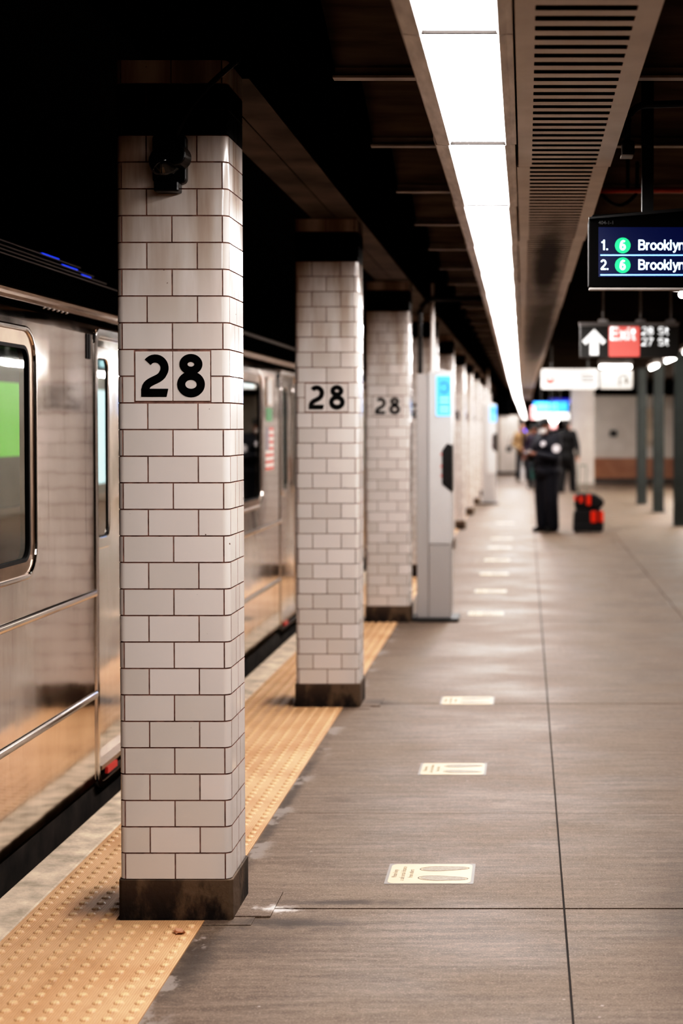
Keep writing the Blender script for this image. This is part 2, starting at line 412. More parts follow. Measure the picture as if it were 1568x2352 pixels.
# ---- floor: slabs with joints
bm = bmesh.new()
xs = [-1.66, .13, 1.34, 2.55, 5.6]
ys = [3.0-1.28*4]
k = -6
cuts = []
y = 5.13 - PITCH*2
while y < ENDY:
    cuts += [(y, .013), (y+PITCH/3, .003), (y+2*PITCH/3, .003)]; y += PITCH
cuts = [c for c in cuts if -2.5 < c[0] < ENDY]
seg = []
prev = -3.0
for (cy, w) in cuts:
    seg.append((prev, cy-w/2)); prev = cy+w/2
seg.append((prev, ENDY))
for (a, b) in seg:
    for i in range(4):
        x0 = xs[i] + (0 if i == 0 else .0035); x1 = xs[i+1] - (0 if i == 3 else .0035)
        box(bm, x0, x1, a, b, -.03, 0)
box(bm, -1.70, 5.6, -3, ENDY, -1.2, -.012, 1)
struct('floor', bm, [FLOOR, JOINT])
# concrete edge with face down to the track
bm = bmesh.new(); box(bm, EDGE, -1.665, -3, ENDY, -.12, .004); struct('trim_1', bm, EDGECON, bevel=.008)
bm = bmesh.new(); box(bm, EDGE+.03, -1.70, -3, ENDY, -1.2, -.12); struct('trim_2', bm, DARKCON)
bm = bmesh.new(); box(bm, -6.0, EDGE+.03, -3, ENDY, -1.3, -1.2); struct('trim_3', bm, DARKCON)
# concrete pad beside each column
for i in range(4):
    yy = F0 + i*PITCH
    bm = bmesh.new(); box(bm, CX+CW/2, -.85, yy+.03, yy+CD+.02, 0, .006); box(bm, -1.06, -.90, yy-.05, yy+.03, 0, .003)
    struct('trim_4', bm, BASECON if False else FLOOR, bevel=.003)

# ---- tactile strip with domes, cut out round the columns
def tactile():
    bm = bmesh.new()
    X0, X1 = -1.662, -1.06
    nar = CX-CW/2-.012
    t = .005
    y = 2.6; secs = []
    for i in range(13):
        f = F0+i*PITCH
        secs.append((y, f-.012, X1)); secs.append((f-.012, f+CD+.03, nar)); y = f+CD+.03
    secs.append((y, 56, X1))
    for (a, b, x1) in secs: box(bm, X0, x1, a, b, -.0, t)
    # domes
    NX = 10; p = .06; seg = 8
    prof = ((.0, .0165), (.0036, .0135), (.0055, .0080))
    yy = 2.65
    while yy < 24:
        for i in range(NX):
            x = X0+.032+i*p
            lim = X1
            for (a, b, x1) in secs:
                if a-.012 <= yy <= b+.012 and x1 < X1: lim = x1
            if x+.017 > lim: continue
            sg = seg if yy < 11 else 6
            prev = None
            for (h, r) in prof:
                cur = [bm.verts.new((x+r*math.cos(2*PI*k/sg), yy+r*math.sin(2*PI*k/sg), t+h)) for k in range(sg)]
                if prev:
                    for k in range(sg): bm.faces.new((prev[k],prev[(k+1)%sg],cur[(k+1)%sg],cur[k])).smooth = True
                prev = cur
            bm.faces.new(prev).smooth = True
        yy += p
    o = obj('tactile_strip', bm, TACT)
    return tag(o, 'yellow tactile warning strip with raised domes along the platform edge', 'tactile strip')
tactile()

# ------------------------------------------------------------------ tiled columns
def perim(w, d, r, ns=4):
    """returns list of (s, x, y, nx, ny) round a rounded rectangle, starting mid-front going +x; plus total length"""
    pts = []; s = 0
    def add(x, y, nx, ny):
        nonlocal s
        if pts: s += math.hypot(x-pts[-1][1], y-pts[-1][2])
        pts.append((s, x, y, nx, ny))
    add(0, -d/2, 0, -1)
    for (cx, cy, a, mid) in ((w/2-r,-d/2+r,-PI/2,(w/2,0,1,0)), (w/2-r,d/2-r,0,(0,d/2,0,1)), (-w/2+r,d/2-r,PI/2,(-w/2,0,-1,0)), (-w/2+r,-d/2+r,PI,(0,-d/2,0,-1))):
        for i in range(ns+1):
            t = a+PI/2*i/ns
            add(cx+r*math.cos(t), cy+r*math.sin(t), math.cos(t), math.sin(t))
        add(*mid)
    return pts, s
def ring_tile(bm, P, L, s0, s1, z0, z1, e=.0014, dep=.0026):
    def at(s):
        s = s % L
        for A, B in zip(P, P[1:]):
            if A[0] <= s <= B[0]:
                t = 0 if B[0] == A[0] else (s-A[0])/(B[0]-A[0])
                return tuple(A[i]+(B[i]-A[i])*t for i in range(1,5))
        return P[-1][1:]
    ss = [s0, s0+e] + [q for base in (0, L) for q in (p[0]+base for p in P) if s0+e+.001 < q < s1-e-.001] + [s1-e, s1]
    ss = [q for i, q in enumerate(ss) if i == 0 or q-ss[i-1] > 1e-6]
    rows = []
    for zi, zz in enumerate((z0, z0+e, z1-e, z1)):
        row = []
        for si, s in enumerate(ss):
            x, y, nx, ny = at(s)
            k = -dep if (zi in (0,3) or si in (0,len(ss)-1)) else 0
            row.append(bm.verts.new((x+nx*k, y+ny*k, zz)))
        rows.append(row)
    for A, B in zip(rows, rows[1:]):
        for i in range(len(ss)-1):
            f = bm.faces.new((A[i],A[i+1],B[i+1],B[i])); f.smooth = True
            if A is not rows[1] or i in (0, len(ss)-2): f.material_index = 1
def course(bm, P, L, k, z0, z1, skip=None, tw=.165, gap=.0016):
    w, d = CW, CD
    hs = L/4
    # joints measured from mid-front along the perimeter
    side = {0: [0, tw], 1: [tw/2]}[k % 2]
    q1 = [j for j in side]                                     # front half, to the right
    arcF = L/2                                                 # mid-back
    mid = P[[i for i, p in enumerate(P) if abs(p[1]-w/2) < 1e-6 and abs(p[2]) < 1e-6][0]][0]
    sj = {0: [.034], 1: [0, .118]}[k % 2]
    js = set()
    for j in side:
        for c in (0, arcF): js.add(round((c+j) % L, 5)); js.add(round((c-j) % L, 5))
    for j in sj:
        for c in (mid, L-mid): js.add(round((c+j) % L, 5)); js.add(round((c-j) % L, 5))
    js = sorted(js); js.append(js[0]+L)
    for a, b in zip(js, js[1:]):
        a += gap/2; b -= gap/2
        if b-a < .01: continue
        if skip:
            parts = [(a, b)]
            for c in (0, L):
                lo, hi = c-skip, c+skip; new = []
                for (p, q) in parts:
                    if q <= lo or p >= hi: new.append((p, q)); continue
                    if p < lo-.006: new.append((p, lo))
                    if q > hi+.006: new.append((hi, q))
                parts = new
            for (p, q) in parts: ring_tile(bm, P, L, p, q, z0, z1)
        else: ring_tile(bm, P, L, a, b, z0, z1)
COURSE = .0875; ZB = .137
def digit2(bm, cx, cz, h, w, t):
    """h total height, w total width, t stroke"""
    R = w/2-t/2; top = cz+h/2-t/2
    pts = []
    ccz = top-R
    for i in range(15):
        a = math.radians(143-(143+32)*i/14); pts.append((cx+.002+R*math.cos(a)*.98, ccz+R*math.sin(a)))
    bx, bz = cx-w/2+t/2+.001, cz-h/2+t*.95
    x0, z0 = pts[-1]
    for i in range(1, 11):
        u = i/10
        # S-curve into the lower left
        px = (1-u)**3*x0+3*(1-u)**2*u*(x0-.010)+3*(1-u)*u*u*(bx+.001)+u**3*bx
        pz = (1-u)**3*z0+3*(1-u)**2*u*(z0-.026)+3*(1-u)*u*u*(bz+.030)+u**3*bz
        pts.append((px, pz))
    pts.append((bx, cz-h/2+t*.3))
    stroke(bm, pts, t)
    prism(bm, [(cx-w/2,cz-h/2),(cx+w/2-.006,cz-h/2),(cx+w/2,cz-h/2+t),(cx-w/2,cz-h/2+t)], 'y', 0, -.001)
def digit8(bm, cx, cz, h, w, t):
    ru, rl = w*.415, w*.5
    hu = h*.475; hl = h*.60
    def ell(ax, az, zc, n=32): return [(cx+ax*math.cos(2*PI*i/n), zc+az*math.sin(2*PI*i/n)) for i in range(n)]
    zu = cz+h/2-hu/2; zl = cz-h/2+hl/2
    ring(bm, ell(ru,hu/2,zu), ell(ru-t,hu/2-t*.98,zu), 'y', 0, -.001)
    ring(bm, ell(rl,hl/2,zl), ell(rl-t,hl/2-t*1.05,zl), 'y', 0, -.00105)
def build_column():
    root = thing('tiled_column', '', 'column', (CX, F0+CD/2, 0))
    P, L = perim(CW, CD, .024, 5)
    Pi, Li = perim(CW-.006, CD-.006, .022, 5)
    # plaque occupies two courses on the front face
    pz0, pz1 = ZB+18*COURSE, ZB+20*COURSE
    bm = bmesh.new()
    for k in range(28):
        z0 = ZB+k*COURSE+.0009; z1 = ZB+(k+1)*COURSE-.0009
        course(bm, P, L, k, z0, z1, .1255 if k in (18,19) else None)
    zt = ZB+28*COURSE
    course(bm, P, L, 28, zt+.168, 2.832)
    obj('tile_facing', bm, [TILE, GROUT], root).data.set_sharp_from_angle(angle=math.radians(28))
    bm = bmesh.new()
    for (a, b) in ((zt+.0015,zt+.0825),(zt+.0845,zt+.1660)): course(bm, P, L, 0 if a < zt+.05 else 1, a, b)
    obj('black_tile_band', bm, [BLACKTILE, BLACKTILE], root).data.set_sharp_from_angle(angle=math.radians(28))
    bm = bmesh.new(); prism(bm, [(p[1],p[2]) for p in Pi[:-1]], 'z', ZB-.002, 2.832)
    obj('grout_core', bm, GROUT, root)
    bm = bmesh.new(); prism(bm, rrect(-CW/2-.004, CW/2+.006, -CD/2-.004, CD/2+.006, .012, 3), 'z', 0, ZB)
    obj('concrete_base', bm, BASECON, root, bevel=.006)
    bm = bmesh.new()
    for sgn in (-1, 1):
        x0, x1 = (-.1225,-.0012) if sgn < 0 else (.0012,.1225)
        box(bm, x0, x1, -CD/2-.0005, -CD/2+.006, pz0+.0065, pz1-.0065)
    pq = obj('number_plaque', bm, TILE, root, bevel=.0012)
    pq['label'] = 'tile plaque with the black number 28'
    yo = -CD/2-.0008
    for fn, cx in ((digit2, -.0585), (digit8, .0605)):
        bm = bmesh.new(); fn(bm, cx, (pz0+pz1)/2+.002, .139 if fn is digit2 else .142, .089 if fn is digit2 else .091, .0265)
        for v in bm.verts: v.co.y += yo
        obj('digit', bm, INK, pq)
    return root
c0 = build_column()
c0['label'] = 'nearest white tiled column, its large black 28 in sharp focus'
labs = ['second white tiled column from the camera, 28 plaque partly blurred', 'third white tiled column, standing just left of the grey help kiosk',
        'fourth white tiled column, mostly hidden behind the grey help kiosk', 'fifth white tiled column, first one showing right of the grey help kiosk',
        'sixth white tiled column in the row, blurred', 'seventh white tiled column in the row, blurred', 'eighth white tiled column, next to the far grey kiosk',
        'ninth white tiled column, just past the far grey kiosk', 'tenth white tiled column, far down the row', 'eleventh white tiled column, last in the row before the white end booth']
COLG = 'white tiled columns along the platform edge'
c0['group'] = COLG
for i, lb in enumerate(labs): dup(c0, (CX+.006*min(i+1,3)-(.0 if i < 4 else .004*(i-3)), F0+CD/2+(i+1)*PITCH, 0), lb, COLG)

# security camera on the first column and its cable
t = thing('security_camera', 'small black dome camera mounted high on the nearest tiled column', 'camera', (CX, F0-.002, 2.50))
bm = bmesh.new(); prism(bm, rrect(-.055,.055,-.075,.085,.015,3), 'y', 0, -.03); obj('mounting_plate', bm, PLASTICB, t, bevel=.004)
bm = bmesh.new(); bmesh.ops.create_uvsphere(bm, u_segments=24, v_segments=12, radius=.052, matrix=Matrix.Translation((-.008,-.055,-.01)))
obj('dome', bm, LENS, t, smooth=True)
bm = bmesh.new(); bmesh.ops.create_cone(bm, cap_ends=True, segments=24, radius1=.04, radius2=.034, depth=.07, matrix=Matrix.Translation((.035,-.07,.005)) @ Matrix.Rotation(PI/2,4,'X'))
obj('housing', bm, PLASTICB, t, bevel=.004)
bm = bmesh.new(); bmesh.ops.create_cone(bm, cap_ends=True, segments=24, radius1=.026, radius2=.026, depth=.006, matrix=Matrix.Translation((.035,-.107,.005)) @ Matrix.Rotation(PI/2,4,'X'))
obj('lens', bm, LENS, t)
bm = bmesh.new(); box(bm, -.045,.035,-.055,-.0,-.105,-.07); obj('bracket', bm, PLASTICB, t, bevel=.005)
bm = bmesh.new()
tube(bm, [(CX+.02+.11*u+.10*u*u, F0-.035-.02*math.sin(u*PI), 2.565+.26*u) for u in [i/14 for i in range(15)]], .009)
tag(obj('cable', bm, PLASTICB, smooth=True), 'thin black cable rising from the dome camera to the ceiling', 'cable')

# ------------------------------------------------------------------ ceiling
BAY = PITCH/3; ZC = 2.832
BY0 = 5.26 - BAY*6
def vault(x0, x1, ya, yb):
    bm = bmesh.new(); y = ya
    while y < yb-.01:
        n = 10; rows = []
        for i in range(n+1):
            yy = y+BAY*i/n; zz = ZC+.03+.17*math.sin(PI*i/n)
            rows.append([bm.verts.new((x, yy, zz)) for x in (x0, x1)])
        for A, B in zip(rows, rows[1:]): bm.faces.new((A[0],A[1],B[1],B[0])).smooth = True
        y += BAY
    return bm
YD = BY0+BAY*9
struct('ceiling', vault(-.66, .15, BY0, ENDY), ARCH)
struct('ceiling', vault(.15, 5.6, BY0, YD), ARCH)
struct('ceiling', vault(.15, 5.6, YD, ENDY), mat('ceiling_shaded', (.022,.017,.014), .95, spec=.1, var=.3, vscale=3))  # same vault farther on, shade put into a darker colour
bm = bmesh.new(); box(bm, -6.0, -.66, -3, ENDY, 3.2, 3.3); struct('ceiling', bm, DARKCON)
bm = bmesh.new(); box(bm, -6.0, 5.7, -3, ENDY, 3.3, 3.4); struct('ceiling', bm, FLATBLACK)
# cross beams (steel flanges between the brick arches)
y = BY0+BAY*3; i = 0
while y < 62:
    bm = bmesh.new()
    prism(bm, [(y-.024,ZC-.006),(y+.024,ZC-.006),(y+.024,ZC+.002),(y+.006,ZC+.004),(y+.006,ZC+.12),(y-.006,ZC+.12),(y-.006,ZC+.004),(y-.024,ZC+.002)], 'x', -.66, 5.6 if y < YD else .15)
    struct('trim_%d' % (5+i), bm, FLANGE); y += BAY; i += 1
# longitudinal girder above the columns
bm = bmesh.new(); box(bm, -1.236, -.955, -3, F0+CD, 2.834, 3.2); struct('trim_89', bm, FLATBLACK)  # near stretch coloured black to carry its shade
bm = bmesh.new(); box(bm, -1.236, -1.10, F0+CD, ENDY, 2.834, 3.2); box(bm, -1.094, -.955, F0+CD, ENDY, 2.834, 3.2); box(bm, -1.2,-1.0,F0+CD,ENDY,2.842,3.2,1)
struct('trim_90', bm, [GIRDERU, FLATBLACK])
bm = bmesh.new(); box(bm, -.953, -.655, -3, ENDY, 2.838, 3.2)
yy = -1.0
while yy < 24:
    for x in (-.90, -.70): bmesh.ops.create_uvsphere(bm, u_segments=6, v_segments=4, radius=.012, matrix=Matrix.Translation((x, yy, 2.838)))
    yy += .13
struct('trim_91', bm, FLATBLACK)
bm = bmesh.new(); box(bm, -6.1, -6.0, -3, ENDY, -1.3, 3.3); struct('wall_left', bm, FLATBLACK)
bm = bmesh.new(); box(bm, 5.6, 5.7, -3, ENDY, -1.3, 3.3); struct('wall_right', bm, WALLT)
bm = bmesh.new(); box(bm, -6.1, 5.7, ENDY, ENDY+.1, -1.3, 3.3); struct('wall_back', bm, WALLT)
bm = bmesh.new(); box(bm, -6.1, 5.7, -3.1, -3.0, -1.3, 3.3); struct('wall_front', bm, DARKCON)

# ------------------------------------------------------------------ luminous ceiling panels
HZ = 2.67; LSTEP = 1.58; LY0 = 4.05
def lx(y):
    if y < 34: return -.0032*max(0, y-4)
    if y < 52: return -.096-.0012*(y-34)
    return -.118+.0046*(y-52)
def lz(y): return 0 if y < 50 else -.011*(y-50)
def light_panel():
    t = thing('ceiling_light', '', 'light', (0,0,HZ))
    bm = bmesh.new(); L = LSTEP-.006
    # left flange, right flange, end caps, back box; the diffuser sits slightly up inside
    prism(bm, [(-.325,.0),(-.278,-.004),(-.272,.012),(-.272,.17),(-.335,.17),(-.335,.02)], 'y', 0, L)
    prism(bm, [(-.072,-.004),(-.050,.0),(-.034,.0),(-.034,.17),(-.078,.17),(-.078,.012)], 'y', 0, L)
    box(bm, -.272, -.078, .006, L-.006, .06, .165)
    obj('housing', bm, FIXT, t)
    bm = bmesh.new(); box(bm, -.30, -.055, -.003, .005, .000, .0105)
    obj('end_bar', bm, mat('seam_dark', (.012,.01,.009), .7, spec=.1), t)
    bm = bmesh.new(); box(bm, -.30, -.055, L-.005, L+.003, .000, .0105); obj('end_bar', bm, mat('seam_dark', (.012,.01,.009)), t)
    bm = bmesh.new(); bm.faces.new([bm.verts.new(q) for q in ((-.271,.005,.010),(-.271,L-.005,.010),(-.079,L-.005,.010),(-.079,.005,.010))])
    obj('diffuser', bm, DIFF, t)
    return t
p0 = light_panel()
words = ['topmost', 'second from the top', 'third from the top', 'fourth from the top', 'fifth from the top', 'sixth from the top', 'seventh from the top', 'eighth from the top']
k = -4; first = True; nseen = 0
while LY0+LSTEP*k < 108:
    y = LY0+LSTEP*k
    if y+LSTEP <= 3.9:
        lb, gp = 'bright white luminous ceiling panel over the platform, nearest the viewer', 'luminous ceiling panels overhead'
    elif nseen < 8:
        lb, gp = 'bright white luminous ceiling panel, %s of the picture' % words[nseen], None; nseen += 1
    else:
        lb, gp = 'distant luminous ceiling panel merging into one bright streak', 'far luminous ceiling panels'
    zz = HZ+lz(y)
    if first: o = p0; o.location = (lx(y), y, zz); o['label'] = lb; first = False; o['group'] = gp or 'luminous ceiling panels in a row'
    else: o = dup(p0, (lx(y), y, zz), lb, gp or 'luminous ceiling panels in a row')
    k += 1

# ------------------------------------------------------------------ louvred vent panels to the right of the lights
def vent_panel(y0, y1):
    bm = bmesh.new()
    x0, x1, s0, s1 = -.028, .337, .024, .277
    z0, z1 = 0, .012
    box(bm, x0, s0, y0, y1, z0, z1); box(bm, s1, x1, y0, y1, z0, z1)
    box(bm, x0, x0+.008, y0, y1, z1, .16); box(bm, x1-.008, x1, y0, y1, z1, .16)
    n = round((y1-y0)/.0975); p = (y1-y0)/n
    for i in range(n):
        a = y0+p*i; e0 = .018 if i else 0.0
        # blade tilted a little
        prism(bm, [(a+.046,z0),(a+p,z0),(a+p,z0+.0008),(a+.046,z0+.0008)], 'x', s0, s1)
    o = obj('louvre', bm, VENT)
    return o
vy = 3.67-2.44*3; k = 0
vw = ['nearest slatted vent panel, cut by the top edge', 'second slatted vent panel along the light strip', 'third slatted vent panel, its slats darkened by soot', 'fourth slatted vent panel, blackened with soot', 'fifth slatted vent panel, beyond the sooty one']
while vy < 60:
    lb = 'slatted ceiling vent panel overhead behind the camera' if vy+2.44 < 3.5 else None
    if lb is None:
        if k < len(vw): lb = vw[k]; k += 1; gp = 'slatted vent panels beside the light strip'
        else: lb = 'far slatted vent panel blending into the dark duct'; gp = 'far slatted vent panels'
    else: gp = 'slatted vent panels overhead'
    t = thing('vent_panel', lb, 'vent', (lx(vy), 0, HZ), 0, gp)
    o = vent_panel(vy+.003, vy+2.437); o.parent = t
    bm = bmesh.new(); box(bm, -.018, .327, vy+.003, vy+2.437, .04, .165); obj('duct', bm, FLATBLACK, t)
    vy += 2.44

# ------------------------------------------------------------------ subway car
TX = -1.92
train = thing('subway_car', 'stainless steel subway car standing at the platform on the left', 'train', (0,0,0))
DOORS = [1.70+5.1*i for i in range(5)]
DW = 1.34; ZD0, ZD1 = .10, 2.07
WINS = []
Y0T, Y1T = 1.0, 27.0
for d in DOORS: WINS += [(d-2.10, d-.84+.0), ]
for d in DOORS: WINS += [(d-3.36, d-2.24)]
WINS = sorted(w for w in WINS if w[0] > Y0T and w[1] < Y1T)
WZ0, WZ1 = 1.046, 2.02
def train_panel(bm, y0, y1, z0, z1, n=1):
    v = [bm.verts.new(p) for p in ((TX,y0,z0),(TX,y1,z0),(TX,y1,z1),(TX,y0,z1))]
    bm.faces.new(v[::-1])
def top_curve(bm, y0, y1):
    prof = [(TX,2.04),(TX-.006,2.08),(TX-.020,2.115),(TX-.045,2.142)]
    R = [[bm.verts.new((x,y,z)) for (x,z) in prof] for y in (y0,y1)]
    for i in range(len(prof)-1): bm.faces.new((R[0][i],R[0][i+1],R[1][i+1],R[1][i])).smooth = True
feats = sorted([(d, d+DW, 'd') for d in DOORS] + [(a, b, 'w') for a, b in WINS])
sec = []; y = Y0T
for (a, b, kind) in feats:
    if a > y: sec.append((y, a, 's'))
    sec.append((a, b, kind)); y = b
sec.append((y, Y1T, 's'))
HI = .05     # how far the hole sits inside the frame outline
runs = []    # body panels between doors
cur = None
for s_ in sec:
    if s_[2] == 'd':
        if cur: runs.append(cur); cur = None
    else:
        cur = [cur[0] if cur else s_[0], s_[1], (cur[2] if cur else []) + ([s_] if s_[2] == 'w' else [])]
if cur: runs.append(cur)
for (y0, y1, ws) in runs:
    bm = bmesh.new(); y = y0
    for (a, b, _) in ws:
        train_panel(bm, y, a+HI, .045, 2.04)
        train_panel(bm, a+HI, b-HI, .045, WZ0+HI); train_panel(bm, a+HI, b-HI, WZ1-HI, 2.04); y = b-HI
    train_panel(bm, y, y1, .045, 2.04); top_curve(bm, y0, y1)
    for yy in (y0, y1):                                       # return into the doorway
        v = [bm.verts.new(p) for p in ((TX,yy,.045),(TX,yy,2.04),(TX-.06,yy,2.04),(TX-.06,yy,.045))]; bm.faces.new(v)
    bmesh.ops.recalc_face_normals(bm, faces=bm.faces[:])
    obj('side_panel', bm, STEEL, train)
    for zr in (.892, .437):
        bm = bmesh.new()
        prism(bm, [(TX-.001,zr-.019),(TX+.007,zr-.016),(TX+.012,zr-.004),(TX+.011,zr+.008),(TX+.005,zr+.015),(TX-.001,zr+.017)], 'y', y0+.012, y1-.012)
        obj('rub_rail', bm, STEELB, train, bevel=.002)
    bm = bmesh.new()
    for yy in (y0+.004, y1-.004): box(bm, TX-.002, TX+.004, yy-.007, yy+.007, .045, 2.05)
    obj('panel_seam', bm, RUBBER, train)
# header over the doors
for d in DOORS:
    bm = bmesh.new(); train_panel(bm, d, d+DW, ZD1+.012, 2.04) if False else None
    v = [bm.verts.new(p) for p in ((TX,d,2.04),(TX,d+DW,2.04),(TX,d+DW,2.06),(TX,d,2.06))]; bm.faces.new(v[::-1]); top_curve(bm, d, d+DW)
    obj('door_header', bm, STEEL, train)
    # frame round the opening
    bm = bmesh.new(); ring(bm, rrect(d-.012, d+DW+.012, .0, 2.075, .07), rrect(d+.02, d+DW-.02, .0+.03, 2.04, .055), 'x', TX-.03, TX+.008)
    obj('door_frame', bm, STEELB, train, bevel=.003)
    for li, (a, b) in enumerate(((d+.022, d+DW/2-.004), (d+DW/2+.004, d+DW-.022))):
        w0, w1 = (a+.075, a+.385) if li == 0 else (b-.385, b-.075)
        if d > 11 and d < 12 and li == 0: w0, w1 = a+.30, a+.61
        bm = bmesh.new(); x0, x1 = TX-.055, TX-.042
        h = .03
        box(bm, x0, x1, a, w0+h, ZD0, ZD1); box(bm, x0, x1, w1-h, b, ZD0, ZD1)
        box(bm, x0, x1, w0+h, w1-h, ZD0, 1.07+h); box(bm, x0, x1, w0+h, w1-h, 2.0-h, ZD1)
        leaf = obj('door', bm, STEEL, train)
        bm = bmesh.new(); ring(bm, rrect(w0, w1, 1.07, 2.0, .075), rrect(w0+.055, w1-.055, 1.125, 1.945, .05), 'x', x1-.012, x1+.008)
        obj('window_frame', bm, STEELB, leaf, bevel=.006)
        bm = bmesh.new(); prism(bm, rrect(w0+.05, w1-.05, 1.12, 1.95, .05), 'x', x1-.005, x1-.002); obj('window_glass', bm, GLASS, leaf)
        bm = bmesh.new(); ring(bm, rrect(w0+.045, w1-.045, 1.115, 1.955, .05), rrect(w0+.06, w1-.06, 1.13, 1.94, .045), 'x', x1-.004, x1+.002); obj('window_gasket', bm, RUBBER, leaf)
    bm = bmesh.new(); box(bm, TX-.05, TX+.012, d+.03, d+DW-.03, .085, .105); obj('door_sill', bm, STEELD, train)
    bm = bmesh.new()
    box(bm, TX+.006, TX+.02, d+.10, d+.26, .055, .084)
    obj('red_reflector', bm, RED, train)
for (a, b) in WINS:
    bm = bmesh.new(); x1 = TX+.001
    # rounded pressed frame, outer bright rim and flat inner band
    ring(bm, rrect(a, b, WZ0, WZ1, .13, 8), rrect(a+.022, b-.022, WZ0+.022, WZ1-.022, .11, 8), 'x', x1-.02, x1+.013)
    fr_ = obj('window', bm, STEELB, train, bevel=.007)
    bm = bmesh.new(); ring(bm, rrect(a+.02, b-.02, WZ0+.02, WZ1-.02, .11, 8), rrect(a+.075, b-.075, WZ0+.072, WZ1-.078, .065, 8), 'x', x1-.035, x1+.004)
    obj('frame_band', bm, STEELD, fr_)
    bm = bmesh.new(); ring(bm, rrect(a+.072, b-.072, WZ0+.069, WZ1-.075, .065, 8), rrect(a+.086, b-.086, WZ0+.083, WZ1-.089, .055, 8), 'x', x1-.012, x1+.005)
    obj('gasket', bm, RUBBER, fr_)
    bm = bmesh.new(); prism(bm, rrect(a+.07, b-.07, WZ0+.067, WZ1-.073, .06, 8), 'x', x1-.008, x1-.004); obj('glass', bm, GLASS, fr_)
# drip rail, roof with ribs
bm = bmesh.new(); prism(bm, [(TX-.045,2.138),(TX-.022,2.146),(TX-.016,2.156),(TX-.024,2.166),(TX-.05,2.166)], 'y', Y0T, Y1T); obj('drip_rail', bm, STEELD, train)
bm = bmesh.new(); prof = [(TX-.05,2.15),(TX-.09,2.21),(TX-.16,2.31),(TX-.30,2.43),(TX-.7,2.56),(TX-1.3,2.60)]
R = [[bm.verts.new((x,y,z)) for (x,z) in prof] for y in (Y0T,Y1T)]
for i in range(len(prof)-1): bm.faces.new((R[0][i],R[1][i],R[1][i+1],R[0][i+1]))
obj('roof', bm, ROOF, train)
for (x, zz, ye) in ((TX-.18,2.331,Y1T),(TX-.21,2.357,7.76),(TX-.24,2.383,7.64),(TX-.28,2.417,7.55)):
    bm = bmesh.new(); tube(bm, [(x,Y0T,zz),(x,ye,zz)], .0045, 8); obj('roof_rib', bm, RIB, train)
for (x, zz) in ((TX-.165,2.318),(TX-.20,2.348)):
    bm = bmesh.new(); tube(bm, [(x,8.6,zz),(x,Y1T,zz)], .006, 8); obj('roof_rib', bm, RIB, train)
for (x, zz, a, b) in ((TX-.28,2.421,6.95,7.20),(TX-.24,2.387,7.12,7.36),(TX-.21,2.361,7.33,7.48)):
    bm = bmesh.new(); tube(bm, [(x,a,zz),(x,b,zz)], .0045, 8); obj('blue_glint_strip', bm, mat('glint_blue', (.03,.06,.6), .3, emit=(.02,.08,1.0), estr=.8), train)  # glowing strips standing in for blue glints on the roof ribs
bm = bmesh.new()
for i in range(6): box(bm, TX-.022, TX-.015, 6.14+.06*i, 6.165+.06*i, 2.112, 2.116)
obj('rivet_row', bm, STEELB, train)
# underframe
bm = bmesh.new(); box(bm, TX-.5, TX-.015, Y0T, Y1T, -.35, .05); obj('underframe', bm, UNDER, train)
# cabin interior
bm = bmesh.new()
XI = -4.35
box(bm, XI, TX-.08, Y0T, Y1T, .05, .09); box(bm, XI-.04, XI, Y0T, Y1T, .05, 2.35); box(bm, XI, TX-.24, Y0T, Y1T, 2.27, 2.31)
box(bm, XI, TX-.08, Y0T, Y0T+.03, .05, 2.3); box(bm, XI, TX-.08, Y1T-.03, Y1T, .05, 2.3)
obj('cabin_shell', bm, INTW, train)
bm = bmesh.new(); prism(bm, [(XI,.45),(XI+.42,.48),(XI+.42,.52),(XI+.06,.52),(XI+.03,.95),(XI,.95)], 'y', 9.5, 19); obj('bench', bm, mat('bench_plastic', (.35,.12,.05), .4), train)
bm = bmesh.new(); box(bm, XI+.002, XI+.02, 12.3, 13.12, 1.38, 2.0); obj('poster', bm, GREENAD, train)
bm = bmesh.new(); box(bm, XI+.002, XI+.012, 14.2, 22.5, 1.05, 2.0); box(bm, XI+.3, XI+.45, 14.5, 22.5, 2.2, 2.262); obj('cabin_glow', bm, INTGLOW, train)  # glowing wall panel stands in for the lit cabin, plus a ceiling strip
for yy in (8.3, 13.6, 18.6):
    bm = bmesh.new(); tube(bm, [(-3.1,yy,.09),(-3.1,yy,2.27)], .018, 10); obj('grab_pole', bm, STEELB, train)
# decals between window and door (11.07 .. 11.9)
xd = TX+.002
bm = bmesh.new(); ring(bm, rrect(11.28,11.56,1.78,2.0,.03), rrect(11.30,11.54,1.80,1.98,.025), 'x', TX, xd+.006); sb = obj('route_box', bm, STEELD, train)
bm = bmesh.new(); box(bm, TX, xd+.002, 11.30, 11.41, 1.80, 1.98); box(bm, TX, xd+.002, 11.43, 11.54, 1.80, 1.98); obj('box_face', bm, WHITEP, sb)
bm = bmesh.new(); box(bm, TX, xd, 11.28, 11.55, 1.67, 1.77); obj('green_sticker', bm, GREENST, train)
for i in range(13):
    z1 = 1.625-i*.0245; y0 = 11.40 if i < 7 else 11.25
    bm = bmesh.new(); box(bm, TX, xd, y0, 11.60, z1-.0245, z1); obj('flag_stripe', bm, FLAGR if i % 2 == 0 else FLAGW, train)
bm = bmesh.new(); box(bm, TX, xd-.0004, 11.25, 11.398, 1.4535, 1.625); obj('flag_canton', bm, FLAGB, train)
# small dark louvre by the door post and rivet row
for d in DOORS:
    bm = bmesh.new(); prism(bm, rrect(d-.10, d-.075, 1.93, 2.10-.06, .006, 2), 'x', TX, TX+.004); prism(bm, rrect(d-.135, d-.115, 1.93, 2.10-.06, .006, 2), 'x', TX, TX+.004)
    obj('door_indicator', bm, RUBBER, train)

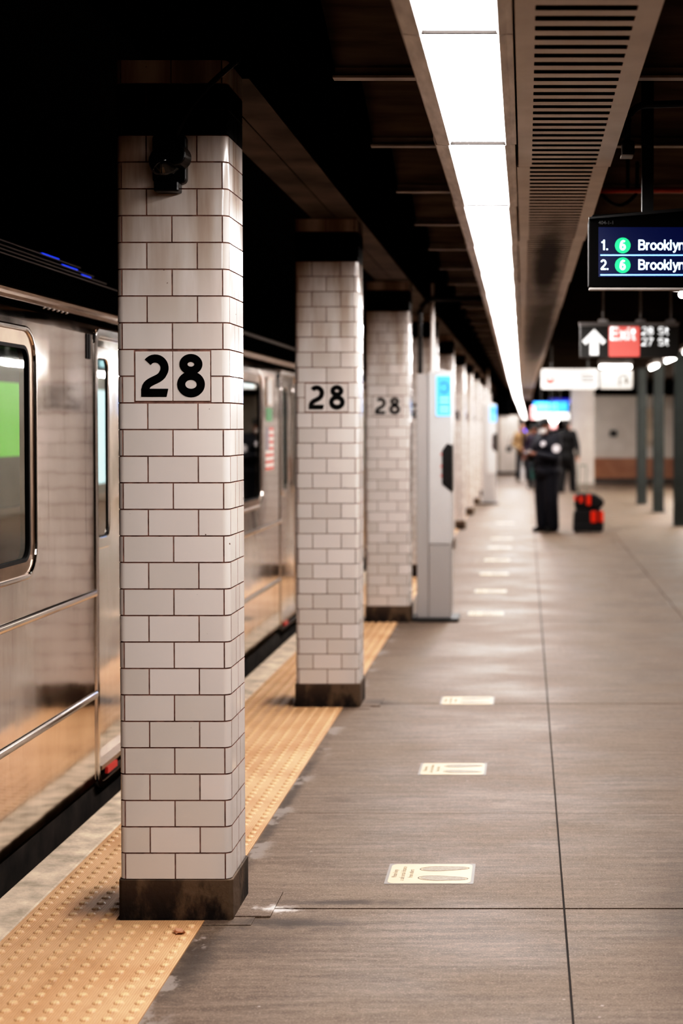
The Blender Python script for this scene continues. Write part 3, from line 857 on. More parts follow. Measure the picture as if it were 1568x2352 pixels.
# ------------------------------------------------------------------ floor stickers
def sticker():
    t = thing('floor_sticker', '', 'floor sticker', (-.345, 5.55, 0))
    bm = bmesh.new(); prism(bm, rrect(-.16,.16,-.125,.125,.004,2), 'z', .0004, .0014); obj('grey_border', bm, DECALG, t)
    bm = bmesh.new(); prism(bm, rrect(-.149,.149,-.118,.118,.024,6), 'z', .0014, .0020); obj('yellow_panel', bm, DECALY, t)
    for s in (-1, 1):
        def sole(k=1.0, n=36):
            pts = []
            for i in range(n):
                a = 2*PI*i/n; u = math.cos(a)
                half = .031*(1+.18*(-u)) * (1-.16*math.exp(-((u-.25)/.3)**2))
                pts.append((.048+.092*k*u, s*.060+(half*k)*math.sin(a)+s*.006*u))
            return pts
        bm = bmesh.new(); prism(bm, sole(.9), 'z', .0020, .0026); f = obj('footprint', bm, mat('decal_sole', (.31,.25,.195), .6, var=.25, vscale=160), t)
        bm = bmesh.new(); ring(bm, sole(1.0), sole(.955), 'z', .0020, .0026); obj('outline', bm, DECALI, f)
    text('lettering', 'Please keep\na safe social distance\nfrom others', .0255, DECALI, (-.122,0,.0021), (0,0,PI/2), t, 0, 1.0, 'CENTER', .82, .0002, 1.15)
    return t
st0 = sticker()
sl = ['nearest yellow footprint floor sticker, beside the nearest column', 'second yellow footprint floor sticker from the camera', 'third yellow footprint floor sticker, level with the second column',
      'fourth yellow floor sticker, just past the help kiosk base', 'fifth yellow floor sticker from the camera', 'sixth yellow floor sticker from the camera', 'seventh yellow floor sticker from the camera', 'eighth yellow floor sticker from the camera', 'ninth yellow floor sticker, the farthest that shows clearly', 'faint far yellow floor sticker left of the person in black cap']
for i, (lb, y) in enumerate(zip(sl, (5.53, 7.23, 9.04, 13.25, 15.05, 16.8, 18.55, 20.45, 22.1, 25.6))):
    if i == 0: st0['label'] = lb; st0['group'] = 'yellow footprint stickers on the platform'; st0.location = (-.347, y, 0)
    else: dup(st0, (-.347, y, 0), lb, 'yellow footprint stickers on the platform')

# ------------------------------------------------------------------ help kiosk
def kiosk():
    t = thing('help_kiosk', 'tall grey help kiosk with blue sign beside the third column', 'kiosk', (-.765, 12.70, 0))
    D = .30
    bm = bmesh.new(); box(bm, -.045, .145, 0, D, .65, 2.085); prism(bm, [(-.045,2.085),(.145,2.085),(.06,2.105)], 'y', .02, D-.02); obj('upper_body', bm, ALU, t, bevel=.006)
    bm = bmesh.new(); box(bm, -.045, .140, .006, D-.006, .03, .645); obj('lower_body', bm, ALUD, t, bevel=.006)
    bm = bmesh.new(); box(bm, -.146, -.047, .012, D-.01, .03, 2.065); obj('rear_column', bm, ALUD, t, bevel=.006)
    bm = bmesh.new(); prism(bm, rrect(-.19,.205,-.04,D+.04,.02,3), 'z', 0, .03); obj('base_plate', bm, BLACKM, t, bevel=.005)
    bm = bmesh.new(); prism(bm, rrect(.022,.1445,1.722,2.052,.012,3), 'y', -.006, .0); s = obj('sign_panel', bm, BLUES, t, bevel=.002)
    s['label'] = 'glowing blue sign panel'
    bm = bmesh.new(); pts = [(.086+.034*math.cos(math.radians(a)), 1.955+.042*math.sin(math.radians(a))) for a in range(-150, 151, 15)]
    stroke(bm, pts, .012, 'y', -.006, -.008); obj('emblem', bm, BLUEI, s)
    bm = bmesh.new()
    for zz in (1.868, 1.835, 1.79, 1.76): box(bm, .05, .125, -.008, -.006, zz-.006, zz+.006)
    obj('lettering_bars', bm, BLUEL, s)
    bm = bmesh.new(); ring(bm, rrect(.018,.148,1.718,2.056,.015,3), rrect(.025,.141,1.726,2.049,.01,3), 'y', -.008, 0); obj('sign_rim', bm, BLUEL, s)
    bm = bmesh.new(); prism(bm, [(.068,1.15),(.148,1.085),(.148,1.475),(.110,1.49),(.068,1.43)], 'y', -.004, .004); h = obj('phone_recess', bm, PLASTICB, t)
    bm = bmesh.new(); prism(bm, [(.146,1.09),(.152,1.09),(.152,1.48),(.146,1.48)], 'y', .0, D-.05); obj('recess_side', bm, PLASTICB, h)
    bm = bmesh.new()
    for zz in (1.40, 1.30, 1.22): bmesh.ops.create_cone(bm, cap_ends=True, segments=12, radius1=.008, radius2=.008, depth=.01, matrix=Matrix.Translation((.062,-.003,zz)) @ Matrix.Rotation(PI/2,4,'X'))
    obj('button', bm, RED, h)
    bm = bmesh.new(); tube(bm, [(-.02,.16,2.08),(-.02,.16,2.84)], .018); obj('feed_pipe', bm, WHITEP, t)
    return t
k0 = kiosk()
dup(k0, (-.765, 31.8, 0), 'far grey kiosk standing blurred between the eighth and ninth columns')
bm = bmesh.new()
pts = [(-.885,12.80,2.075),(-.885,12.80,2.58)] + [(-.885+.13*(1-math.cos(a)), 12.80, 2.58+.12*math.sin(a)) for a in [PI/2*i/8 for i in range(1,9)]] + [(-.36,12.80,2.70)]
tube(bm, pts, .021); tag(obj('conduit', bm, BLACKM, smooth=True), 'dark conduit rising from the help kiosk and bending right', 'pipe')

# ------------------------------------------------------------------ overhead display, signs
t = thing('departure_display', 'black overhead display listing two trains to Brooklyn', 'display', (.2475, 6.0, 2.18)); t.scale = (.75,.75,.75)
W = 1.16; H = .385
bm = bmesh.new(); prism(bm, [(0,.012),(.02,0),(W-.02,0),(W,.012),(W,H-.02),(W*.5,H+.03),(.02,H-.005),(0,H-.03)], 'y', 0, .16); obj('case', bm, mat('display_case', (.004,.004,.004), .7, spec=.1), t, bevel=.006)
bm = bmesh.new(); box(bm, .05, W-.05, -.003, .0, .055, H-.07); sc_ = obj('screen', bm, SCREEN, t); sc_['label'] = 'dark navy screen with white lines of text'
for i, zz in enumerate((.195, .092)):
    sign_text('lettering', '%d.' % (i+1), .054, .15, SCRW, (.060,-.003,zz), sc_)
    bm = bmesh.new(); prism(bm, disc(.177, zz+.024, .041, 32), 'y', -.005, -.003); obj('route_bullet', bm, SCRG, sc_)
    sign_text('bullet_number', '6', .050, .20, SCRW, (.162,-.005,zz+.0), sc_)
    sign_text('destination', 'Brooklyn', .054, .145, SCRW, (.258,-.003,zz), sc_)
    bm = bmesh.new(); box(bm, .06, W-.06, -.005, -.003, zz-.030, zz-.023); obj('divider_line', bm, SCRB, sc_)
text('serial_text', '404-1-1', .026, SCRD, (.05,-.001,H-.055), FRONT, t, .0004)
bm = bmesh.new(); box(bm, .0, W, -.02, .03, -.016, -.002); obj('bottom_rail', bm, GREYP, t, bevel=.005)
bm = bmesh.new(); box(bm, .282, .342, .05, .11, H, 1.13); obj('hanger_post', bm, BLACKM, t)
bm = bmesh.new(); box(bm, .982, 1.042, .05, .11, H, 1.13); obj('hanger_post', bm, BLACKM, t)
bm = bmesh.new(); prism(bm, [(.0,H-.02),(.32,H+.012),(.7,H+.045),(.7,H+.03),(.32,H-.005),(.0,H-.03)], 'y', -.02, .02); obj('brace', bm, BLACKM, t)

t = thing('exit_sign', 'black hanging Exit sign with white arrow and red square', 'sign', (.45, 12.6, 2.20))
W = .81; H = .292
bm = bmesh.new(); box(bm, 0, W, 0, .10, 0, H-.02); obj('sign_body', bm, SIGNBLK, t, bevel=.004)
bm = bmesh.new(); prism(bm, [(-.012,H),(W+.012,H),(W,H-.035),(0,H-.035)], 'y', -.012, .112); obj('top_rail', bm, mat('sign_rail', (.30,.28,.27), .4, metal=.5), t)
bm = bmesh.new(); cx = .115
prism(bm, [(cx,.235),(cx+.098,.135),(cx+.07,.105),(cx+.036,.14),(cx+.036,.02),(cx-.036,.02),(cx-.036,.14),(cx-.07,.105),(cx-.098,.135)], 'y', -.003, 0); obj('arrow', bm, SIGNW, t)
bm = bmesh.new(); prism(bm, rrect(.235,.49,.008,.258,.012,3), 'y', -.003, 0); q = obj('red_square', bm, SIGNRED, t)
sign_text('lettering', 'Exit', .105, .20, SIGNW, (.245,-.003,.145), q, 1.06)
thinw = mat('sign_thin_white', (.9,.9,.9), .4, emit=(1,1,1), estr=.8)
for zz, w_ in ((.188,'28'), (.098,'27')):
    sign_text('street_number', w_, .066, .15, thinw, (.502,-.001,zz), t, 1.32); sign_text('street_word', 'St', .066, .15, thinw, (.638,-.001,zz), t, 1.32)
for x in (.19, .50, .75):
    bm = bmesh.new(); tube(bm, [(x,.05,H),(x,.05,2.84-2.20)], .009, 8); obj('hanger_rod', bm, GREYP, t)
    bm = bmesh.new(); tube(bm, [(x-.04,.05,H+.012),(x+.04,.05,H+.012)], .016, 8); obj('clamp', bm, FIXT, t)

t = thing('overhead_sign', 'white hanging sign with red disc, blurred beyond the exit sign', 'sign', (.237, 23.0, 2.195))
bm = bmesh.new(); prism(bm, rrect(0,.85,0,.30,.03,3), 'y', 0, .12); obj('sign_face', bm, SIGNPALE, t)
bm = bmesh.new(); prism(bm, disc(.13,.14,.075), 'y', -.004, 0); obj('red_disc', bm, SIGNRED, t)
bm = bmesh.new(); box(bm, .085,.175,-.006,-.004,.15,.19); obj('disc_bar', bm, SIGNW, t)
bm = bmesh.new()
for zz in (.21, .16, .11): box(bm, .60,.80,-.004,0,zz-.012,zz+.012)
obj('text_bars', bm, mat('sign_text_grey', (.35,.33,.32), .5), t)
for x in (.15,.7):
    bm = bmesh.new(); tube(bm, [(x,.06,.3),(x,.06,.66)], .015, 8); obj('hanger_rod', bm, BLACKM, t)
t = thing('turn_sign', 'small white hanging sign with a black turning arrow', 'sign', (1.125, 23.0, 2.195))
bm = bmesh.new(); prism(bm, rrect(0,.485,0,.28,.02,3), 'y', 0, .12); obj('sign_face', bm, mat('sign_cream', (.66,.62,.57), .4, emit=(1,.94,.86), estr=.4), t)
bm = bmesh.new(); pts = [(.29,.05),(.29,.17)] + [(.34+.05*math.cos(a), .17+.045*math.sin(a)) for a in [PI-PI*i/8 for i in range(9)]] + [(.39,.12)]
stroke(bm, pts, .03, 'y', -.004, 0); prism(bm, [(.35,.125),(.43,.125),(.39,.07)], 'y', -.004, 0); obj('arrow', bm, INK, t)
for x in (.1,.4):
    bm = bmesh.new(); tube(bm, [(x,.06,.28),(x,.06,.66)], .015, 8); obj('hanger_rod', bm, BLACKM, t)
def strip_lamp(loc, L, along, label, group=None):
    t = thing('strip_lamp', label, 'light', loc, 0 if along == 'y' else PI/2, group)
    bm = bmesh.new(); prism(bm, [(-.07,.03),(.07,.03),(.05,.10),(-.05,.10)], 'y', -L/2, L/2); obj('lamp_body', bm, FIXT, t)
    for q in (-.32*L, .32*L):
        bm = bmesh.new(); tube(bm, [(0,q,.1),(0,q,ZC+.22-loc[2])], .008, 6); obj('hanger_rod', bm, BLACKM, t)
    bm = bmesh.new(); tube(bm, [(0,-L/2+.02,.0),(0,L/2-.02,.0)], .02, 10); obj('tube', bm, TUBE, t)
    return t
strip_lamp((1.34, 22.8, 2.52), .50, 'x', 'short bright lamp above the white turning-arrow sign')
l0 = strip_lamp((2.15, 14.0, 2.62), 1.3, 'y', 'strip lamp on the right side, out beyond the frame', 'lamps over the right side')
for i, y in enumerate((17.0, 20.0, 22.7, 25.6)):
    dup(l0, (2.15, y, 2.62), ['strip lamp above the right side, hidden past the edge', 'bright strip lamp at the right edge below the exit sign level', 'slanted bright lamp just right under the exit sign', 'small bright lamp between the dark posts', 'small lamp left of the three dark posts', 'tiny lamp beyond the dark posts', 'tiny far lamp near the wall', 'tiny far lamp close to the wall', 'farthest tiny lamp at the wall'][i], 'lamps over the right side')
strip_lamp((1.17, 11.3, 2.62), .35, 'y', 'small glowing lamp at the right edge below the display')

# lamp row added out of view to brighten the far right wall
for i in range(6):
    q = dup(l0, (4.2, 24.0+2.7*i, 2.62), 'added strip lamp out of view on the right, brightening the far wall', 'added lamps out of view')
    for c in q.children:
        if c.name.startswith('tube'):
            if i == 0:
                me = c.data.copy(); me.materials.clear(); me.materials.append(mat('added_tube', (.9,.9,.9), .5, emit=(1,.96,.9), estr=520.0))
            c.data = me
# far signs and small lights
t = thing('far_display', 'bright blue far display hanging above the group of people', 'display', (.20, 40.0, 2.02))
bm = bmesh.new(); box(bm, 0, .90, 0, .1, 0, .24); obj('case', bm, FARBLUE, t)
bm = bmesh.new(); box(bm, .08, .62, -.01, 0, .03, .21); obj('screen', bm, FARCYAN, t)
for x in (.2,.7):
    bm = bmesh.new(); tube(bm, [(x,.05,.24),(x,.05,.83)], .02, 8); obj('hanger_rod', bm, BLACKM, t)
t = thing('far_display', 'dim indigo far display behind the bright blue one', 'display', (.75, 50.0, 2.36))
bm = bmesh.new(); box(bm, 0, .85, 0, .1, 0, .17); obj('case', bm, FARBLUE2, t)
bm = bmesh.new(); box(bm, .06, .79, -.01, 0, .03, .14); obj('screen', bm, mat('far_indigo_text', (.1,.1,.6), .5, emit=(.12,.12,.9), estr=.5), t)
bm = bmesh.new(); tube(bm, [(.4,.05,.17),(.4,.05,.5)], .02, 8); obj('hanger_rod', bm, BLACKM, t)
t = thing('far_sign', 'pale far sign with pink end under the blue display', 'sign', (.13, 39.0, 1.80))
bm = bmesh.new(); box(bm, .1, .98, 0, .08, 0, .17); obj('sign_face', bm, SIGNW, t, bevel=.01)
bm = bmesh.new(); box(bm, 0, .1, 0, .08, 0, .34); obj('end_panel', bm, mat('pink_panel', (.8,.4,.4), .5, emit=(1,.5,.5), estr=.6), t, bevel=.01)
bm = bmesh.new(); tube(bm, [(.5,.04,.17),(.5,.04,1.04)], .02, 8); obj('hanger_rod', bm, BLACKM, t)
t = thing('wall_lamp', 'small round very bright lamp right of the black cap', 'light', (.71, 38.5, 1.80))
bm = bmesh.new(); prism(bm, rrect(-.10,.10,-.07,.08,.05,4), 'y', 0, .05); obj('lamp_glass', bm, TUBE, t)
bm = bmesh.new(); box(bm, -.09,.07,.06,.10,-.24,-.08); obj('lamp_box', bm, mat('pink_panel', (.8,.4,.4)), t)
bm = bmesh.new(); tube(bm, [(0,.08,.05),(0,.08,1.04)], .015, 8); obj('hanger_rod', bm, BLACKM, t)
t = thing('blue_lamp', 'small blue lamp glowing at the far end of the light strip', 'light', (-.10, 60.0, 1.42))
bm = bmesh.new(); bmesh.ops.create_uvsphere(bm, u_segments=16, v_segments=10, radius=.10); obj('lamp_globe', bm, BLUELAMP, t, smooth=True)
bm = bmesh.new(); tube(bm, [(0,0,-.1),(0,0,-1.42)], .03, 8); obj('lamp_post', bm, BLACKM, t)

# ------------------------------------------------------------------ far architecture
bm = bmesh.new(); box(bm, -.96, -.24, 51, 56, .10, 1.98); struct('wall_booth', bm, WALLT)
bm = bmesh.new(); box(bm, -.97, -.23, 50.98, 56, 0, .10); struct('baseboard_booth', bm, DKTRIM)
bm = bmesh.new(); box(bm, -.97, -.55, 50.95, 56, 1.98, 2.83); struct('trim_92', bm, FLATBLACK)
bm = bmesh.new(); box(bm, -.96,-.88,50.97,51,.1,1.95); struct('trim_93', bm, mat('booth_edge', (.3,.25,.21), .6))
t = thing('square_pillar', 'square white tiled pillar behind the wheeled suitcase', 'column', (1.52, 41.0, 0))
bm = bmesh.new(); box(bm, -.31, .31, -.3, .3, .10, 2.832); obj('shaft', bm, WALLT, t, bevel=.02)
bm = bmesh.new(); box(bm, -.32, .32, -.31, .31, 0, .10); obj('base', bm, mat('pillar_base', (.36,.31,.27), .7), t)
bm = bmesh.new(); box(bm, 1.6, 5.6, 43.5, 43.7, .72, 2.50); struct('wall_stair', bm, WALLT)
bm = bmesh.new(); box(bm, 1.6, 5.6, 43.46, 43.7, .14, .72); struct('trim_94', bm, WAINS)
bm = bmesh.new(); box(bm, 1.6, 5.6, 43.44, 43.7, 0, .14); struct('baseboard_stair', bm, DKTRIM)
bm = bmesh.new(); box(bm, 1.6, 5.6, 43.4, 43.7, 2.50, 2.83); struct('trim_95', bm, DARKCON)
bm = bmesh.new(); prism(bm, rrect(2.40,2.60,1.33,1.51,.03,3), 'y', 43.40, 43.505); tag(obj('call_box', bm, BLACKM, bevel=.01), 'small black box fixed on the white wall behind the posts', 'box')
bm = bmesh.new()
prism(bm, [(3.35,1.05),(3.75,1.05),(3.75,2.15),(3.35,2.15)], 'y', 43.47, 43.505); tag(obj('poster', bm, mat('poster_paper', (.50,.42,.34), .6, var=.4, vscale=3), bevel=.01), 'framed pale poster on the wall between the dark posts', 'poster')
post = thing('steel_post', 'leftmost and farthest of the three dark steel posts', 'post', (2.425, 31.9, 0))
bm = bmesh.new(); prism(bm, [(-.10,-.10),(.10,-.10),(.10,-.085),(.012,-.075),(.012,.075),(.10,.085),(.10,.10),(-.10,.10),(-.10,.085),(-.012,.075),(-.012,-.075),(-.10,-.085)], 'z', 0.02, 2.84); obj('shaft', bm, DKGREEN, post)
bm = bmesh.new(); box(bm, -.13,.13,-.13,.13,0,.02); obj('base_plate', bm, DKGREEN, post)
post['group'] = 'dark steel posts on the right'
dup(post, (2.515, 28.9, 0), 'middle one of the three dark steel posts', 'dark steel posts on the right')
dup(post, (2.52, 24.9, 0), 'rightmost and nearest dark steel post, cut by the right edge', 'dark steel posts on the right')

# conduits and boxes under the right ceiling
bm = bmesh.new()
pts = [(.372,5.6,2.76),(.372,5.6,2.83)] + [(.372+.07*(1-math.cos(a)), 5.6, 2.83+.07*math.sin(a)) for a in [PI/2*i/6 for i in range(1,7)]] + [(.6,5.6,2.905),(2.6,5.6,2.92)]
pts = [(x, y, min(zz, 2.80+.0*i)) if False else (x, y, zz-.09) for i, (x, y, zz) in enumerate(pts)]
t = thing('conduit', 'black bent conduit with a small box at its lower end, beside the display post', 'pipe', (0,0,0))
tube(bm, pts, .013); obj('pipe', bm, BLACKM, t, smooth=True)
bm = bmesh.new(); tube(bm, [(.9,5.6,2.82),(.9,5.6,3.0)], .008); obj('hanger_rod', bm, BLACKM, t)
bm = bmesh.new(); box(bm, .35,.396,5.57,5.63,2.625,2.675); obj('box_body', bm, BLACKM, t, bevel=.006)
bm = bmesh.new(); box(bm, .346,.392,5.567,5.63,2.617,2.625); obj('box_lid', bm, GREYP, t, bevel=.003)
t = thing('red_lit_bar', 'bar crossing under the ceiling above the display, red light painted on', 'pipe', (0,7.5,2.79))  # bar reddened by light; the red is put into its paint
bm = bmesh.new(); tube(bm, [(.36,0,0),(2.6,0,.01)], .014); obj('pipe', bm, REDLIT, t, smooth=True)  # the bar itself, red light painted into its colour
for x in (.5, 1.5):
    bm = bmesh.new(); tube(bm, [(x,0,0),(x,0,.17)], .008); obj('hanger_rod', bm, BLACKM, t)
bm = bmesh.new()
tube(bm, [(.37,7.6,2.95),(.371,7.6,2.80)] + [(.372+.18*i/10, 7.6, 2.79-.06*math.sin(PI*i/10)) for i in range(11)] + [(.553,7.6,2.80),(.554,7.6,2.95)], .009)
q = obj('sagging_cable', bm, BLACKM, t, smooth=True); q.matrix_parent_inverse = Matrix.Translation((0,-7.5,-2.79))
# ------------------------------------------------------------------ litter
bm = bmesh.new(); bmesh.ops.create_icosphere(bm, subdivisions=2, radius=.016)
for v in bm.verts: v.co = Vector((v.co.x*1.3, v.co.y*.9, v.co.z*.55)) * (1+random.uniform(-.35,.35))
for v in bm.verts: v.co += Vector((-1.115, 4.86, .013))
tag(obj('litter', bm, LITTER), 'crumpled brown scrap on the yellow strip before the nearest column', 'litter')

# ------------------------------------------------------------------ people
def caps(bm, p0, r0, p1, r1, seg=14, flat=None):
    p0, p1 = Vector(p0), Vector(p1); d = (p1-p0); ln = d.length
    if ln < 1e-5: return
    q = Vector((0,0,1)).rotation_difference(d.normalized()).to_matrix()
    prof = []
    for i in range(6): a = -PI/2+PI/2*i/5; prof.append((r0*math.cos(a), r0*math.sin(a)))
    for i in range(6): a = PI/2*i/5; prof.append((r1*math.cos(a), ln+r1*math.sin(a)))
    rings = []
    for (r, h) in prof:
        r = max(r, .0004)
        rings.append([bm.verts.new(p0 + q @ Vector((r*math.cos(2*PI*k/seg), r*math.sin(2*PI*k/seg), h))) for k in range(seg)])
    for A, B in zip(rings, rings[1:]):
        for k in range(seg): bm.faces.new((A[k],A[(k+1)%seg],B[(k+1)%seg],B[k]))
    bm.faces.new(rings[0][::-1]); bm.faces.new(rings[-1])
def ell(bm, c, r, rot=(0,0,0)):
    M = Matrix.Translation(c) @ Euler(rot).to_matrix().to_4x4() @ Matrix.Diagonal((*r,1))
    bmesh.ops.create_uvsphere(bm, u_segments=20, v_segments=14, radius=1, matrix=M)
def fuse(name, bm, m, parent, vox=.011, sm=5):
    """melt overlapping volumes into one continuous surface"""
    o = obj('tmp', bm, m)
    r = o.modifiers.new('r', 'REMESH'); r.mode = 'VOXEL'; r.voxel_size = vox; r.use_smooth_shade = True
    s = o.modifiers.new('s', 'SMOOTH'); s.factor = .5; s.iterations = sm
    dg = bpy.context.evaluated_depsgraph_get()
    me = bpy.data.meshes.new_from_object(o.evaluated_get(dg)); me.name = name
    bpy.data.objects.remove(o)
    for p in me.polygons: p.use_smooth = True
    me.materials.clear(); me.materials.append(m)
    n = bpy.data.objects.new(name, me); col.objects.link(n); n.parent = parent
    return n
def person(name_label, loc, rotz, H, hands, elbows, feet, knees, skin, top, topm, legm, coat=0.0, cap=None, mask=False, hairm=HAIR, head_tilt=.12, bulk=1.0, look=0.0, hand_pose='hold'):
    """local frame: faces -Y, left hand on +X. H = standing height"""
    t = thing('person', name_label, 'person', loc, rotz)
    s = H/1.75
    hip = {1: Vector((.095,0,.90))*s, -1: Vector((-.095,0,.90))*s}
    sh = {1: Vector((.185,.0,1.43))*s, -1: Vector((-.185,.0,1.43))*s}
    neck = Vector((0,.0,1.50))*s; hc = Vector((0,-.025-head_tilt*.25,1.625-head_tilt*.12))*s
    V = lambda p: Vector(p)*s
    Rh = Euler((head_tilt*1.5, 0, look))
    # ---- body
    bm = bmesh.new()
    ell(bm, V((0,.0,.95)), Vector((.165*bulk,.115*bulk,.13))*s); ell(bm, V((0,-.005,1.12)), Vector((.15*bulk,.105*bulk,.19))*s); ell(bm, V((0,.0,1.32)), Vector((.175*bulk,.112*bulk,.17))*s)
    caps(bm, sh[1], .055*s, sh[-1], .055*s); caps(bm, V((0,.01,1.42)), .06*s, hc-Vector((0,0,.05))*s, .052*s)
    for sd in (1,-1):
        kn, ft = V(knees[sd]), V(feet[sd]); el, ha = V(elbows[sd]), V(hands[sd])
        caps(bm, hip[sd], .085*s, kn, .055*s); caps(bm, kn, .055*s, ft+Vector((0,0,.03)), .038*s)
        caps(bm, ft+Vector((0,.01,-.045)), .035*s, ft+Vector((0,-.14,-.055))*1, .028*s)
        caps(bm, sh[sd], .05*s, el, .04*s); caps(bm, el, .04*s, ha, .028*s)
        # palm, four fingers of different length, thumb from the side of the palm
        d = (ha-el).normalized(); side = Vector((-sd,0,0)); side = (side - d*side.dot(d)).normalized(); nrm = d.cross(side)*(1 if sd > 0 else -1)
        pc = ha + d*.055*s
        caps(bm, ha+side*.012*s, .024*s, pc+side*.018*s, .022*s); caps(bm, ha-side*.012*s, .024*s, pc-side*.018*s, .022*s)
        for i, ln in enumerate((.060,.072,.076,.066)):
            b0 = pc + side*(-.03+.02*i)*s + d*.01*s; b1 = b0 + (d*.8+nrm*.35)*ln*.55*s; b2 = b1 + (d*.35+nrm*.8)*ln*.5*s
            caps(bm, b0, .0095*s, b1, .0088*s, 8); caps(bm, b1, .0088*s, b2, .0075*s, 8)
        tb0 = ha + side*.03*s + d*.015*s; tb1 = tb0 + (side*.7+d*.6+nrm*.3)*.04*s; caps(bm, tb0, .012*s, tb1, .010*s, 8); caps(bm, tb1, .010*s, tb1+(d*.8+nrm*.4)*.03*s, .0085*s, 8)
    hb = bmesh.new()
    ell(hb, (0,.01,.02), (.076,.095,.105)); ell(hb, (0,-.03,-.055), (.058,.062,.065)); ell(hb, (0,-.088,-.012), (.014,.022,.024)); ell(hb, (0,-.080,.004), (.010,.014,.03))
    ell(hb, (0,-.082,-.058), (.026,.010,.008)); ell(hb, (0,-.078,-.092), (.024,.02,.018))
    for sd in (1,-1): ell(hb, (sd*.077,.012,-.01), (.012,.022,.033)); ell(hb, (sd*.033,-.074,.03), (.022,.012,.008))
    MH = Matrix.Translation(hc) @ Rh.to_matrix().to_4x4() @ Matrix.Scale(s,4)
    hb.transform(MH)
    tmp = bpy.data.meshes.new('t'); hb.to_mesh(tmp); hb.free(); bm.from_mesh(tmp); bpy.data.meshes.remove(tmp)
    body = fuse('body', bm, skin, t, .0085, 3)
    bm = bmesh.new()
    for sd in (1,-1): ell(bm, (sd*.031,-.081,.012), (.014,.007,.007))
    bm.transform(MH); obj('eyes', bm, EYE, t, smooth=True)
    # ---- hair / cap
    bm = bmesh.new(); ell(bm, (0,.028,.045), (.085,.092,.092)); ell(bm, (0,.06,-.02), (.07,.055,.07)); bm.transform(MH); fuse('hair', bm, hairm, t, .009, 4)
    if cap:
        bm = bmesh.new(); ell(bm, (0,.012,.075), (.092,.108,.062)); ell(bm, (0,-.095,.062), (.066,.062,.012), (.22,0,0)); bm.transform(MH); fuse('cap', bm, cap, t, .008, 3)
    if mask:
        bm = bmesh.new(); ell(bm, (0,-.062,-.045), (.064,.055,.052)); bm.transform(MH); fuse('face_mask', bm, MASKW, t, .008, 3)
        bm = bmesh.new()
        for sd in (1,-1): tube(bm, [(sd*.058,-.055,-.02),(sd*.084,.0,-.008)], .003, 6)
        bm.transform(MH); obj('mask_loop', bm, MASKW, t)
    # ---- jacket
    bm = bmesh.new(); e = .03
    ell(bm, V((0,.0,1.32)), Vector((.20*bulk,.145*bulk,.19))*s); ell(bm, V((0,-.005,1.10)), Vector((.185*bulk,.142*bulk,.22))*s); ell(bm, V((0,.0,.93-coat*.5)), Vector((.195*bulk,.15*bulk,.13+coat*.5))*s)
    caps(bm, sh[1], .072*s, sh[-1], .072*s); caps(bm, V((0,.015,1.43)), .082*s, V((0,.008,1.50)), .07*s)
    for sd in (1,-1):
        el, ha = V(elbows[sd]), V(hands[sd]); wr = ha + (el-ha).normalized()*.02
        caps(bm, sh[sd], .078*s*bulk**.5, el, .063*s); caps(bm, el, .063*s, wr, .047*s)
    jk = fuse('jacket', bm, topm, t, .012, 4)
    # ---- trousers
    bm = bmesh.new()
    ell(bm, V((0,.0,.93)), Vector((.175*bulk,.132*bulk,.13))*s)
    for sd in (1,-1):
        kn, ft = V(knees[sd]), V(feet[sd])
        caps(bm, hip[sd], .107*s*bulk, kn, .084*s*bulk); caps(bm, kn, .084*s*bulk, ft+Vector((0,.01,.0)), .070*s*bulk)
    fuse('trousers', bm, legm, t, .012, 3)
    for sd in (1,-1):
        ft = V(feet[sd]); bm = bmesh.new()
        zf = ft.z-.08*s
        caps(bm, (ft.x,ft.y+.03,zf+.045), .045, (ft.x+sd*.012,ft.y-.15,zf+.036), .036); box(bm, ft.x-.042, ft.x+.042, ft.y-.16, ft.y+.06, zf, zf+.03)
        fuse('shoe', bm, SHOE, t, .009, 2)
    return t, jk
FT = {1: (.11,0,.08), -1: (-.11,.0,.08)}; KN = {1: (.105,-.02,.49), -1: (-.105,-.02,.49)}
# person in black cap, looking down at a phone, turned to the left
p1, jk = person('person in black cap, white mask and dark uniform looking at a phone', (.335,23.55,0), -.80, 1.77,
   {1: (.06,-.30,1.19), -1: (-.07,-.31,1.20)}, {1: (.27,-.10,1.13), -1: (-.27,-.10,1.13)}, {1: (.10,.02,.08), -1: (-.10,-.02,.08)}, KN, SKIN2, 'jacket', NAVY, NAVY, .03, BLACKC, True, HAIR, .20, 1.28, .1)
for (x, y, zz, ry) in ((.09,-.178,1.36,.1), (.315,-.125,1.29,.8)):
    bm = bmesh.new(); prism(bm, disc(0,0,.06 if ry > .5 else .04), 'y', -.012, .008)
    bm.transform(Matrix.Translation((x,y,zz)) @ Matrix.Rotation(ry,4,'Z')); obj('badge', bm, PATCHW, p1)
bm = bmesh.new(); prism(bm, rrect(-.036,.036,-.07,.07,.01,3), 'z', 0, .009)
M = Matrix.Translation((.335,23.55,0)) @ Matrix.Rotation(-.80,4,'Z') @ Matrix.Translation((-.005,-.42,1.235)) @ Matrix.Rotation(.35,4,'X')
bm.transform(M); tag(obj('phone', bm, mat('phone_pale', (.16,.12,.11), .8), bevel=.002), 'phone held in both hands of the person in black cap', 'phone')
# person in black seen behind on the right
person('person in black clothes behind and right of the one in black cap', (1.00,37.4,0), 2.6, 1.78,
   {1: (.30,.03,.92), -1: (-.31,-.02,.88)}, {1: (.32,.05,1.15), -1: (-.33,.06,1.14)}, {1: (.10,.08,.08), -1: (-.10,-.16,.08)}, {1: (.10,0,.49), -1: (-.10,-.12,.50)}, SKIN, 'jacket', BLACKC, BLACKC, .16, None, False, HAIR, .05, 1.18)
